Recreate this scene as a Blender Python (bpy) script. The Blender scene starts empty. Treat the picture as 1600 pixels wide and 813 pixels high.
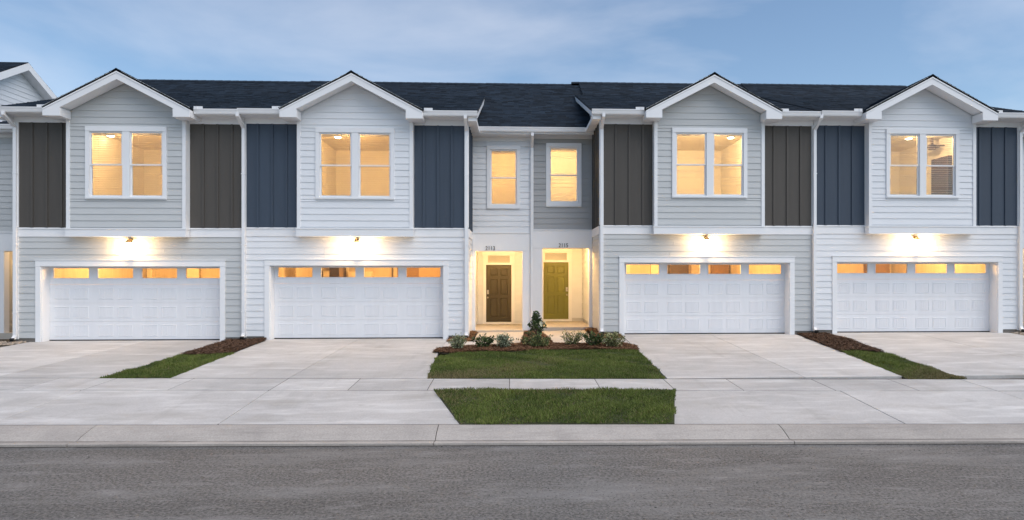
import bpy, math, random
from mathutils import Vector
import numpy as np
rnd = random.Random(7)
scene = bpy.context.scene
C = scene.collection
R = math.radians

# ------------------------------------------------------------------ camera
YAW = R(2.5); DIST = 18.55; CAMZ = 2.4
cam = bpy.data.cameras.new('camera'); co = bpy.data.objects.new('camera', cam); C.objects.link(co)
co.location = (0, -DIST, CAMZ); co.rotation_euler = (R(90), 0, -YAW)
cam.sensor_fit = 'HORIZONTAL'; cam.sensor_width = 36; cam.lens = 22.5
cam.shift_x = -43.66 / 1600; cam.shift_y = 23.5 / 1600
cam.clip_start = .1; cam.clip_end = 4000
scene.camera = co

# ------------------------------------------------------------------ world, sun, exposure
SUN_EL, SUN_AZ = 54, 132          # azimuth clockwise from +Y: the glow stands behind the camera
w = bpy.data.worlds.new('World'); scene.world = w; w.use_nodes = True
nt = w.node_tree; nt.nodes.clear()
def N(t, ty, **k):
    n = t.nodes.new(ty)
    for a, b in k.items():
        if a == 'inp':
            for i, v in b.items(): n.inputs[i].default_value = v
        else: setattr(n, a, b)
    return n
out = N(nt, 'ShaderNodeOutputWorld'); bg = N(nt, 'ShaderNodeBackground'); bg.inputs[1].default_value = .1
sky = N(nt, 'ShaderNodeTexSky'); sky.sky_type = 'NISHITA'; sky.sun_disc = False
sky.sun_elevation = R(SUN_EL); sky.sun_rotation = R(SUN_AZ); sky.air_density = 1.0; sky.dust_density = 1.0; sky.ozone_density = 1.5
tc = N(nt, 'ShaderNodeTexCoord')
mp = N(nt, 'ShaderNodeMapping'); mp.inputs['Scale'].default_value = (1.0, 1.0, 3.0); mp.inputs['Rotation'].default_value = (.05, .32, 2.2)
n1 = N(nt, 'ShaderNodeTexNoise', inp={'Scale': 2.3, 'Detail': 7, 'Roughness': .52, 'Distortion': .35})
rp = N(nt, 'ShaderNodeValToRGB'); rp.color_ramp.elements[0].position = .45; rp.color_ramp.elements[1].position = .8
rp.color_ramp.elements[1].color = (.62, .62, .62, 1)
gain = N(nt, 'ShaderNodeMix', data_type='RGBA', blend_type='MULTIPLY'); gain.inputs[0].default_value = 1
gain.inputs[7].default_value = (.90, .94, .93, 1)
mx = N(nt, 'ShaderNodeMix', data_type='RGBA')
cloud = N(nt, 'ShaderNodeMix', data_type='RGBA', blend_type='MIX'); cloud.inputs[0].default_value = .7
cloud.inputs[7].default_value = (5.6, 5.7, 6.2, 1)
nt.links.new(tc.outputs['Generated'], mp.inputs[0]); nt.links.new(mp.outputs[0], n1.inputs['Vector'])
nt.links.new(n1.outputs[0], rp.inputs[0]); nt.links.new(sky.outputs[0], gain.inputs[6])
nt.links.new(gain.outputs[2], cloud.inputs[6]); nt.links.new(gain.outputs[2], mx.inputs[6]); nt.links.new(cloud.outputs[2], mx.inputs[7])
nt.links.new(rp.outputs[0], mx.inputs[0]); nt.links.new(mx.outputs[2], bg.inputs[0]); nt.links.new(bg.outputs[0], out.inputs[0])
sl = bpy.data.lights.new('sun', 'SUN'); sl.energy = 1.42; sl.angle = R(70); sl.color = (1, .92, .83)
so = bpy.data.objects.new('sun', sl); C.objects.link(so)
d = Vector((math.sin(R(SUN_AZ)) * math.cos(R(SUN_EL)), math.cos(R(SUN_AZ)) * math.cos(R(SUN_EL)), math.sin(R(SUN_EL))))
so.rotation_euler = d.to_track_quat('Z', 'Y').to_euler(); so.location = d * 60
vs = scene.view_settings; vs.view_transform = 'Standard'; vs.look = 'None'; vs.gamma = 1; vs.use_curve_mapping = False
vs.exposure = .8

# ------------------------------------------------------------------ materials
def mat(name, col, rough=.6, var=.0, nscale=3., nvar=.0, fine=0., bump=0., bscale=60., spec=.4, stretch=(1, 1, 1), col2=None, metal=0., attr=None, streak=None):
    m = bpy.data.materials.new(name); m.use_nodes = True
    t = m.node_tree; p = t.nodes['Principled BSDF']
    p.inputs['Roughness'].default_value = rough; p.inputs['Specular IOR Level'].default_value = spec; p.inputs['Metallic'].default_value = metal
    tcn = N(t, 'ShaderNodeTexCoord'); mpn = N(t, 'ShaderNodeMapping'); mpn.inputs['Scale'].default_value = stretch
    t.links.new(tcn.outputs['Object'], mpn.inputs[0])
    c = N(t, 'ShaderNodeRGB'); c.outputs[0].default_value = (*col, 1); cur = c.outputs[0]
    if attr:
        a = N(t, 'ShaderNodeAttribute', attribute_name=attr); cur = a.outputs['Color']
    if nvar or col2:
        n = N(t, 'ShaderNodeTexNoise', inp={'Scale': nscale, 'Detail': 6, 'Roughness': .6}); t.links.new(mpn.outputs[0], n.inputs['Vector'])
        r = N(t, 'ShaderNodeMapRange', inp={1: .3, 2: .7, 3: 0, 4: 1}); t.links.new(n.outputs[0], r.inputs[0])
        mm = N(t, 'ShaderNodeMix', data_type='RGBA')
        t.links.new(r.outputs[0], mm.inputs[0]); t.links.new(cur, mm.inputs[6])
        c2 = col2 if col2 else tuple(x * (1 - nvar) for x in col)
        mm.inputs[7].default_value = (*c2, 1); cur = mm.outputs[2]
    if fine:
        n = N(t, 'ShaderNodeTexNoise', inp={'Scale': bscale * 1.7, 'Detail': 4, 'Roughness': .7}); t.links.new(tcn.outputs['Object'], n.inputs['Vector'])
        r = N(t, 'ShaderNodeMapRange', inp={1: .25, 2: .75, 3: 1 - fine, 4: 1 + fine}); t.links.new(n.outputs[0], r.inputs[0])
        h = N(t, 'ShaderNodeMix', data_type='RGBA', blend_type='MULTIPLY'); h.inputs[0].default_value = 1
        cc = N(t, 'ShaderNodeCombineColor')
        for i in range(3): t.links.new(r.outputs[0], cc.inputs[i])
        t.links.new(cur, h.inputs[6]); t.links.new(cc.outputs[0], h.inputs[7]); cur = h.outputs[2]
    if streak:                                     # dark specks and light dust with shapes of their own
        for (sc, lo, hi, colr, amt, st) in streak:
            mq = N(t, 'ShaderNodeMapping'); mq.inputs['Scale'].default_value = st; t.links.new(tcn.outputs['Object'], mq.inputs[0])
            n = N(t, 'ShaderNodeTexNoise', inp={'Scale': sc, 'Detail': 7, 'Roughness': .65}); t.links.new(mq.outputs[0], n.inputs['Vector'])
            r = N(t, 'ShaderNodeMapRange', inp={1: lo, 2: hi, 3: 0, 4: amt}); t.links.new(n.outputs[0], r.inputs[0])
            mm = N(t, 'ShaderNodeMix', data_type='RGBA'); mm.inputs[7].default_value = (*colr, 1)
            t.links.new(r.outputs[0], mm.inputs[0]); t.links.new(cur, mm.inputs[6]); cur = mm.outputs[2]
    if var:
        oi = N(t, 'ShaderNodeObjectInfo'); r = N(t, 'ShaderNodeMapRange', inp={3: 1 - var, 4: 1 + var}); t.links.new(oi.outputs['Random'], r.inputs[0])
        h = N(t, 'ShaderNodeMix', data_type='RGBA', blend_type='MULTIPLY'); h.inputs[0].default_value = 1
        cc = N(t, 'ShaderNodeCombineColor')
        for i in range(3): t.links.new(r.outputs[0], cc.inputs[i])
        t.links.new(cur, h.inputs[6]); t.links.new(cc.outputs[0], h.inputs[7]); cur = h.outputs[2]
    t.links.new(cur, p.inputs['Base Color'])
    if bump:
        n = N(t, 'ShaderNodeTexNoise', inp={'Scale': bscale, 'Detail': 5, 'Roughness': .6}); t.links.new(mpn.outputs[0], n.inputs['Vector'])
        b = N(t, 'ShaderNodeBump', inp={'Strength': bump, 'Distance': .02}); t.links.new(n.outputs[0], b.inputs['Height']); t.links.new(b.outputs[0], p.inputs['Normal'])
    return m
def emis(name, col, s):
    m = bpy.data.materials.new(name); m.use_nodes = True; t = m.node_tree; t.nodes.clear()
    o = N(t, 'ShaderNodeOutputMaterial'); e = N(t, 'ShaderNodeEmission', inp={0: (*col, 1), 1: s}); t.links.new(e.outputs[0], o.inputs[0]); return m
def glassmat(name, tint, refl=1.):
    m = bpy.data.materials.new(name); m.use_nodes = True; t = m.node_tree; t.nodes.clear()
    o = N(t, 'ShaderNodeOutputMaterial'); tr = N(t, 'ShaderNodeBsdfTransparent', inp={0: (*tint, 1)}); g = N(t, 'ShaderNodeBsdfGlossy', inp={'Roughness': .02})
    f = N(t, 'ShaderNodeFresnel', inp={0: 1.5}); x = N(t, 'ShaderNodeMixShader')
    t.links.new(f.outputs[0], x.inputs[0]); t.links.new(tr.outputs[0], x.inputs[1]); t.links.new(g.outputs[0], x.inputs[2]); t.links.new(x.outputs[0], o.inputs[0]); return m
M = {}
M['white'] = mat('white_siding', (.74, .76, .79), .55, var=.025, nscale=1.3, nvar=.05, bump=.06, bscale=40, stretch=(1, 1, 6))
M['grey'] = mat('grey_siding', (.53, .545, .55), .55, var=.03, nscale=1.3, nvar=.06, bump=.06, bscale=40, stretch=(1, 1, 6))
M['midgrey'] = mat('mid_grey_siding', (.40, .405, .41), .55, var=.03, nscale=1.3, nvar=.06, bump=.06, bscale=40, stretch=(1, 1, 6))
M['trim'] = mat('white_trim', (.80, .81, .83), .45, var=.015, nscale=2, nvar=.04, bump=.03, bscale=50)
M['gutter'] = mat('gutter_metal', (.80, .81, .83), .35, nscale=2, nvar=.06)
M['door_white'] = mat('garage_door_steel', (.74, .76, .80), .42, nscale=1.2, nvar=.05, bump=.05, bscale=120, stretch=(6, 1, 1))
M['brown'] = mat('charcoal_board', (.080, .072, .064), .6, var=.05, nscale=2, nvar=.1, bump=.12, bscale=30, stretch=(4, 4, .5))
M['blue'] = mat('slate_blue_board', (.047, .066, .096), .6, var=.05, nscale=2, nvar=.1, bump=.12, bscale=30, stretch=(4, 4, .5))
M['shingle'] = mat('asphalt_shingle', (.03, .04, .05), .85, attr='Col', fine=.35, bscale=40, bump=.3, spec=.25)
M['deck'] = mat('roof_deck', (.022, .028, .034), .9)
M['found'] = mat('foundation_block', (.20, .185, .17), .85, nscale=5, nvar=.25, bump=.4, bscale=50)
M['conc'] = mat('concrete', (.50, .483, .467), .8, var=.11, nscale=.55, col2=(.385, .37, .36), fine=.14, bscale=22, bump=.15, spec=.3,
    streak=[(1.3, .55, .72, (.30, .285, .27), .45, (1.9, .16, 1)), (1.6, .5, .7, (.62, .605, .59), .75, (.5, 2.2, 1)), (1.1, .5, .7, (.33, .305, .28), .6, (.6, 1.8, 1)), (3.2, .6, .72, (.27, .25, .23), .4, (.7, 1.5, 1)), (30, .66, .74, (.22, .2, .19), .4, (1, 1, 1))])
M['kerb'] = mat('kerb_concrete', (.43, .39, .355), .85, var=.06, nscale=1.2, col2=(.33, .30, .275), fine=.2, bscale=24, bump=.25, spec=.25,
    streak=[(2.2, .52, .7, (.22, .20, .18), .4, (.5, 4, 4)), (30, .64, .74, (.16, .14, .13), .5, (1, 1, 1))])
M['asphalt'] = mat('asphalt', (.155, .145, .135), .85, nscale=.7, col2=(.112, .105, .098), fine=.95, bscale=17, bump=.5, spec=.3, stretch=(.35, 1, 1),
    streak=[(.9, .48, .68, (.23, .22, .21), .7, (.3, 1.3, 1)), (3.0, .54, .72, (.29, .275, .265), .55, (.5, 1.5, 1)), (7, .62, .68, (.06, .056, .054), .6, (.7, 1.3, 1)), (19, .60, .66, (.06, .056, .054), .7, (.9, 1, 1)), (45, .60, .68, (.27, .26, .25), .5, (1, 1, 1))])
M['joint'] = mat('joint_filler', (.10, .09, .085), .95)
M['seam_dirt'] = mat('gutter_dirt', (.05, .045, .04), .95, nscale=6, col2=(.10, .09, .08))
M['silt'] = mat('gutter_silt', (.24, .215, .19), .95, nscale=5, col2=(.16, .14, .12))
M['soil'] = mat('soil', (.07, .055, .035), .95, nscale=6, nvar=.4, bump=.6, bscale=40)
M['turf'] = mat('turf_base', (.035, .05, .016), .95, nscale=9, col2=(.055, .05, .025), bump=.6, bscale=60)
M['ground'] = mat('ground_soil', (.10, .10, .06), .95, nscale=.3, nvar=.3)
M['blade'] = mat('grass_blade', (.05, .09, .02), .7, attr='Col', spec=.2)
M['leaf'] = mat('leaf', (.05, .09, .02), .55, attr='Col', spec=.35)
M['straw'] = mat('pine_straw', (.12, .05, .025), .85, attr='Col', spec=.15)
M['stone'] = mat('river_stone', (.3, .27, .24), .8, attr='Col')
M['stem'] = mat('stem_bark', (.09, .06, .04), .9, nscale=20, nvar=.3)
M['bronze'] = mat('bronze_metal', (.10, .075, .05), .45, metal=.6)
M['lampmetal'] = mat('aged_brass', (.42, .30, .16), .4, metal=.7)
M['brass'] = mat('satin_nickel', (.55, .5, .42), .3, metal=1)
M['black'] = mat('black_rubber', (.02, .02, .02), .7)
M['dgrey'] = mat('dark_sash', (.12, .12, .12), .5)
M['door_brown'] = mat('dark_brown_door', (.062, .050, .022), .45, nscale=3, nvar=.1)
M['door_olive'] = mat('olive_door', (.165, .165, .028), .45, nscale=3, nvar=.1)
M['room'] = mat('cream_wall', (.72, .66, .54), .8, nscale=1.5, nvar=.08)
M['garage_in'] = mat('garage_drywall', (.62, .52, .38), .85, nscale=2.5, nvar=.25, stretch=(3, 3, .3))
M['tan1'] = mat('tan_board', (.42, .30, .17), .8)
M['tan2'] = mat('pale_board', (.72, .64, .5), .8)
M['tan3'] = mat('wood_board', (.25, .15, .07), .8)
M['blind'] = mat('blind_slat', (.74, .68, .58), .5)
M['fan'] = mat('dark_wood', (.06, .035, .02), .5)
M['porch'] = mat('porch_concrete', (.48, .44, .39), .8, nscale=2, nvar=.12, fine=.08, bump=.1)
M['glass'] = glassmat('window_glass', (.95, .96, .96))
M['bulb'] = emis('bulb_glow', (1, .80, .5), 60)
def litglass(name, col, s):
    m = bpy.data.materials.new(name); m.use_nodes = True; t = m.node_tree; t.nodes.clear()
    o = N(t, 'ShaderNodeOutputMaterial'); e = N(t, 'ShaderNodeEmission', inp={0: (*col, 1), 1: s}); tr_ = N(t, 'ShaderNodeBsdfTransparent', inp={0: (.95, .95, .93, 1)}); a = N(t, 'ShaderNodeAddShader')
    t.links.new(e.outputs[0], a.inputs[0]); t.links.new(tr_.outputs[0], a.inputs[1]); t.links.new(a.outputs[0], o.inputs[0]); return m
M['lampglass'] = litglass('lit_seeded_glass', (1, .80, .5), 9.0)
M['disc'] = emis('downlight_glow', (1, .86, .6), 14)

# ------------------------------------------------------------------ mesh helpers
class MB:
    def __init__(s, flip=1): s.v = []; s.f = []; s.s = flip; s.c = None
    def box(s, x0, x1, y0, y1, z0, z1):
        if x0 > x1: x0, x1 = x1, x0
        if y0 > y1: y0, y1 = y1, y0
        if z0 > z1: z0, z1 = z1, z0
        b = len(s.v)
        s.v += [(x0, y0, z0), (x1, y0, z0), (x1, y1, z0), (x0, y1, z0), (x0, y0, z1), (x1, y0, z1), (x1, y1, z1), (x0, y1, z1)]
        s.f += [tuple(b + i for i in q) for q in ((0, 3, 2, 1), (4, 5, 6, 7), (0, 1, 5, 4), (1, 2, 6, 5), (2, 3, 7, 6), (3, 0, 4, 7))]
        return s
    def hexa(s, p):                 # 8 points, bottom ring then top ring
        b = len(s.v); s.v += [tuple(q) for q in p]
        s.f += [tuple(b + i for i in q) for q in ((0, 3, 2, 1), (4, 5, 6, 7), (0, 1, 5, 4), (1, 2, 6, 5), (2, 3, 7, 6), (3, 0, 4, 7))]
        return s
    def ring(s, A, B, caps=True):   # prism between two equal rings of points
        b = len(s.v); n = len(A); s.v += [tuple(q) for q in A] + [tuple(q) for q in B]
        if caps: s.f += [tuple(b + i for i in range(n - 1, -1, -1)), tuple(b + n + i for i in range(n))]
        s.f += [(b + i, b + (i + 1) % n, b + n + (i + 1) % n, b + n + i) for i in range(n)]
        return s
    def prism_y(s, poly, y0, y1): return s.ring([(x, y0, z) for x, z in poly], [(x, y1, z) for x, z in poly])
    def prism_x(s, poly, x0, x1): return s.ring([(x0, y, z) for y, z in poly], [(x1, y, z) for y, z in poly])
    def tube(s, pts, rad, n=8):
        rings = []
        for i, p in enumerate(pts):
            p = Vector(p); a = Vector(pts[max(0, i - 1)]); c = Vector(pts[min(len(pts) - 1, i + 1)])
            t = (c - a).normalized(); u = t.cross(Vector((.3, .2, 1)) if abs(t.z) < .9 else Vector((1, 0, 0))).normalized(); w_ = t.cross(u)
            r = rad[i] if isinstance(rad, (list, tuple)) else rad
            rings.append([tuple(p + u * (math.cos(2 * math.pi * k / n) * r) + w_ * (math.sin(2 * math.pi * k / n) * r)) for k in range(n)])
        b = len(s.v)
        for q in rings: s.v += q
        for i in range(len(rings) - 1):
            s.f += [(b + i * n + k, b + i * n + (k + 1) % n, b + (i + 1) * n + (k + 1) % n, b + (i + 1) * n + k) for k in range(n)]
        s.f += [tuple(b + k for k in range(n - 1, -1, -1)), tuple(b + (len(rings) - 1) * n + k for k in range(n))]
        return s
    def strap(s, pts, w_, d_):      # rectangular pipe along a path in the YZ plane, width along X
        hx = w_ / 2; x = pts[0][0]; P = [Vector((p[1], p[2])) for p in pts]; rr = []
        for i, p in enumerate(P):
            a = (P[i] - P[i - 1]).normalized() if i else (P[1] - P[0]).normalized()
            c = (P[i + 1] - P[i]).normalized() if i < len(P) - 1 else a
            t = (a + c).normalized(); nrm = Vector((-t.y, t.x)); k = d_ / 2 / max(.5, abs(nrm.dot(Vector((-a.y, a.x)))))
            q, r_ = p + nrm * k, p - nrm * k
            rr.append([(x - hx, q.x, q.y), (x + hx, q.x, q.y), (x + hx, r_.x, r_.y), (x - hx, r_.x, r_.y)])
        b = len(s.v)
        for q in rr: s.v += q
        for i in range(len(rr) - 1): s.f += [(b + 4 * i + k, b + 4 * i + (k + 1) % 4, b + 4 * i + 4 + (k + 1) % 4, b + 4 * i + 4 + k) for k in range(4)]
        s.f += [(b + 3, b + 2, b + 1, b), tuple(b + 4 * len(rr) - 4 + k for k in range(4))]
        return s
    def lathe(s, prof, cx, cy, n=16):   # profile (r, z)
        b = len(s.v)
        for r, z in prof: s.v += [(cx + r * math.cos(2 * math.pi * k / n), cy + r * math.sin(2 * math.pi * k / n), z) for k in range(n)]
        for i in range(len(prof) - 1): s.f += [(b + i * n + k, b + i * n + (k + 1) % n, b + (i + 1) * n + (k + 1) % n, b + (i + 1) * n + k) for k in range(n)]
        s.f += [tuple(b + k for k in range(n - 1, -1, -1)), tuple(b + (len(prof) - 1) * n + k for k in range(n))]
        return s
    def build(s, name, m, parent=None, smooth=False, fix=False):
        me = bpy.data.meshes.new(name)
        v = [(x * s.s, y, z) for x, y, z in s.v] if s.s < 0 else s.v
        f = [tuple(reversed(q)) for q in s.f] if s.s < 0 else s.f
        me.from_pydata(v, [], f)
        if s.c is not None:
            a = me.color_attributes.new('Col', 'FLOAT_COLOR', 'POINT')
            a.data.foreach_set('color', np.array([(*c, 1) for c in s.c], dtype=np.float32).ravel())
        me.materials.append(M[m]); me.update()
        if fix:
            import bmesh
            bm = bmesh.new(); bm.from_mesh(me); bmesh.ops.recalc_face_normals(bm, faces=bm.faces); bm.to_mesh(me); bm.free()
        if smooth: me.polygons.foreach_set('use_smooth', [True] * len(me.polygons))
        o = bpy.data.objects.new(name, me); C.objects.link(o)
        if parent: o.parent = parent
        return o
def npmesh(name, V, F, cols, m, parent=None):
    me = bpy.data.meshes.new(name); nv = len(V); nf = len(F); k = F.shape[1]
    me.vertices.add(nv); me.vertices.foreach_set('co', V.astype(np.float32).ravel())
    me.loops.add(nf * k); me.loops.foreach_set('vertex_index', F.astype(np.int32).ravel())
    me.polygons.add(nf); me.polygons.foreach_set('loop_start', np.arange(0, nf * k, k, dtype=np.int32))
    a = me.color_attributes.new('Col', 'FLOAT_COLOR', 'POINT'); a.data.foreach_set('color', np.c_[cols, np.ones(nv)].astype(np.float32).ravel())
    me.materials.append(M[m]); me.update(calc_edges=True); me.validate()
    o = bpy.data.objects.new(name, me); C.objects.link(o)
    if parent: o.parent = parent
    return o
def tag(o, label=None, cat=None, group=None, kind=None):
    if label: o['label'] = label
    if cat: o['category'] = cat
    if group: o['group'] = group
    if kind: o['kind'] = kind
    return o
def empty(name, loc):
    o = bpy.data.objects.new(name, None); C.objects.link(o); o.location = loc; o.empty_display_size = .2; return o
def lamp(parent, loc, power, col, radius=.06, name='lamp_light'):
    l = bpy.data.lights.new(name, 'POINT'); l.energy = power; l.color = col; l.shadow_soft_size = radius
    o = bpy.data.objects.new(name, l); C.objects.link(o); o.location = loc; o.parent = parent; return o

# ------------------------------------------------------------------ the ground
LN = [(-9.53, -.030, 0.), (-8.90, -.038, .15), (-6.88, -.049, .30), (-5.87, -.052, .35)]
ZB = [(-40, .525), (-8.2, .525), (-7.0, .55), (-1.6, .55), (3.0, .645), (8.4, .645), (9.3, .67), (40, .67)]
def zb(X):
    for (a, za), (b, z2) in zip(ZB, ZB[1:]):
        if X <= b: return za + (z2 - za) * max(0, (X - a) / (b - a))
    return .67
def line(i, X): return LN[i][0] + LN[i][1] * X
def G(X, Y):
    L_ = [(line(i, X), LN[i][2]) for i in range(4)] + [(0., zb(X))]
    if Y <= L_[0][0]: return 0.
    for (y0, z0), (y1, z1) in zip(L_, L_[1:]):
        if Y <= y1: return z0 + (z1 - z0) * (Y - y0) / (y1 - y0)
    return zb(X)

def sheet(name, poly, m, dz=0., parent=None, nu=1, nv=1):     # quad patch draped on the ground: poly = 4 corners (front-left, front-right, back-right, back-left)
    (a, b, c, d_) = [Vector(p) for p in poly]; mb = MB()
    for j in range(nv + 1):
        for i in range(nu + 1):
            u, v = i / nu, j / nv; p = a * (1 - u) * (1 - v) + b * u * (1 - v) + c * u * v + d_ * (1 - u) * v
            mb.v.append((p.x, p.y, G(p.x, p.y) + dz))
    for j in range(nv):
        for i in range(nu): k = j * (nu + 1) + i; mb.f.append((k, k + 1, k + nu + 2, k + nu + 1))
    return mb.build(name, m, parent)
def slab(poly, parent, m='conc', th=.1, gap=.006, lift=0., name='slab', gy=.015):
    cx = sum(p[0] for p in poly) / len(poly); cy = sum(p[1] for p in poly) / len(poly)
    q = []
    for x, y in poly:
        dx, dy = cx - x, cy - y; l = math.hypot(dx, dy); q.append((x + math.copysign(gap, dx), y + math.copysign(gy, dy)))
    j = rnd.uniform(-.0015, .0015) + lift
    A = [(x, y, G(x, y) - th) for x, y in q]; B = [(x, y, G(x, y) + j - .004) for x, y in q]
    B2 = [(x + math.copysign(.008, cx - x), y + math.copysign(.008, cy - y), G(x, y) + j) for x, y in q]
    mb = MB(); n = len(q); mb.v = A + B + B2
    mb.f = [tuple(range(n - 1, -1, -1)), tuple(2 * n + i for i in range(n))]
    for k in range(2): mb.f += [(k * n + i, k * n + (i + 1) % n, (k + 1) * n + (i + 1) % n, (k + 1) * n + i) for i in range(n)]
    return mb.build(name, m, parent, fix=True)

g = MB(); g.v = [(-1500, -1500, -.25), (1500, -1500, -.25), (1500, 1500, -.25), (-1500, 1500, -.25)]; g.f = [(0, 1, 2, 3)]
tag(g.build('ground', 'ground'), 'bare ground reaching out past the houses to the horizon', 'ground', kind='structure')
tr = MB()                                  # soil body under lawns and beds, draped
nx, xs = 60, np.linspace(-40, 40, 61)
rows = []
for X in xs:
    rows.append([(X, line(0, X) + .02, -.12)] + [(X, line(i, X), LN[i][2] - .07) for i in (1, 2, 3)] + [(X, -1.0, G(X, -1.) - .06), (X, 1.5, zb(X) - .08), (X, 40, zb(X) - .08)])
k = len(rows[0])
for r in rows: tr.v += r
for i in range(len(rows) - 1):
    for j in range(k - 1): tr.f.append((i * k + j, (i + 1) * k + j, (i + 1) * k + j + 1, i * k + j + 1))
tag(tr.build('terrain', 'soil'), 'dark soil bank under the lawns and drives', 'terrain', kind='structure')
rd = MB(); n_ = 40
for i in range(n_ + 1):
    X = -80 + 160 * i / n_; rd.v += [(X, -40, .0), (X, line(0, X) + .03, .0)]
for i in range(n_): rd.f.append((2 * i, 2 * i + 2, 2 * i + 3, 2 * i + 1))
tag(rd.build('road', 'asphalt'), 'worn grey asphalt street in the foreground', 'road', kind='structure')

# kerb: rolled profile, cast in lengths
kerb = empty('kerb', (0, 0, 0)); tag(kerb, 'pale concrete rolled kerb and gutter along the street', 'kerb', kind='structure')
KX = [-6.2 + 5.1 * k for k in range(-3, 6)]
for a, b in zip(KX, KX[1:]):
    mb = MB(); A = []; B = []
    sec = 4
    rings = []
    for t in range(sec + 1):
        X = a + .006 + (b - a - .012) * t / sec; f_ = line(0, X); bk = line(1, X); wd = bk - f_
        rings.append([(X, f_, -.1), (X, f_, .034), (X, f_ + .015, .042), (X, f_ + .22 * wd, .030), (X, f_ + .25 * wd, .024), (X, f_ + .29 * wd, .034), (X, f_ + .45 * wd, .075), (X, f_ + .68 * wd, .122), (X, f_ + .86 * wd, .147), (X, bk - .02, .152), (X, bk - .008, .146), (X, bk - .008, -.1)])
    for t in range(sec): mb.ring(rings[t], rings[t + 1], caps=False)
    nn = len(rings[0]); 
    mb.v += rings[0] + rings[-1]; base = len(mb.v) - 2 * nn
    mb.f += [tuple(base + i for i in range(nn - 1, -1, -1)), tuple(base + nn + i for i in range(nn))]
    mb.build('kerb_stone', 'kerb', kerb, fix=True)

mb = MB(); ms = MB(); r8 = random.Random(8)
for i in range(161):
    X = -20 + 40 * i / 160; mb.v += [(X, line(1, X) - .03, .1465), (X, line(1, X) + .06, .1495)]
for i in range(160): mb.f.append((2 * i, 2 * i + 2, 2 * i + 3, 2 * i + 1))
mb.build('joint_bed', 'joint', kerb)
for i in range(501):
    X = -20 + 40 * i / 500; ms.v += [(X, line(0, X) - .022 - .02 * r8.random() ** 2, .004), (X, line(0, X) + .01, .006)]
for i in range(500): ms.f.append((2 * i, 2 * i + 2, 2 * i + 3, 2 * i + 1))
ms.build('dirt_seam', 'seam_dirt', kerb)  # irregular dark dirt strip where the kerb meets the asphalt
dl_ = MB(); wv = 0.
for i in range(601):
    X = -20 + 40 * i / 600; wd = line(1, X) - line(0, X); wv = .8 * wv + .2 * r8.gauss(0, 1); q = line(0, X) + .24 * wd; a_ = max(.002, .011 + .012 * wv); dl_.v += [(X, q - a_, .0325), (X, q + a_ * .9, .0345)]
for i in range(600): dl_.f.append((2 * i, 2 * i + 2, 2 * i + 3, 2 * i + 1))
dl_.build('gutter_silt', 'silt', kerb)

# sidewalk slabs
walk = empty('sidewalk', (0, 0, 0)); tag(walk, 'narrow concrete sidewalk crossing the drives and the lawn', 'sidewalk', kind='structure')
SX = [-16, -14.5, -12.9, -11.5, -10.35, -9.0, -7.85, -6.3, -4.43, -3.0, -1.55, -.05, 1.63, 2.98, 4.22, 5.89, 7.4, 8.8, 10.4, 11.95, 13.5, 15, 16.5]
for a, b in zip(SX, SX[1:]): slab([(a, line(2, a)), (b, line(2, b)), (b, line(3, b)), (a, line(3, a))], walk)
mb = MB()
for i in range(41):
    X = -16 + 33 * i / 40; mb.v += [(X, line(2, X) - .05, .3 - .004 - .0037), (X, line(3, X) + .05, .35 - .004 + .0025)]
for i in range(40): mb.f.append((2 * i, 2 * i + 2, 2 * i + 3, 2 * i + 1))
mb.build('joint_bed', 'joint', walk)

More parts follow.
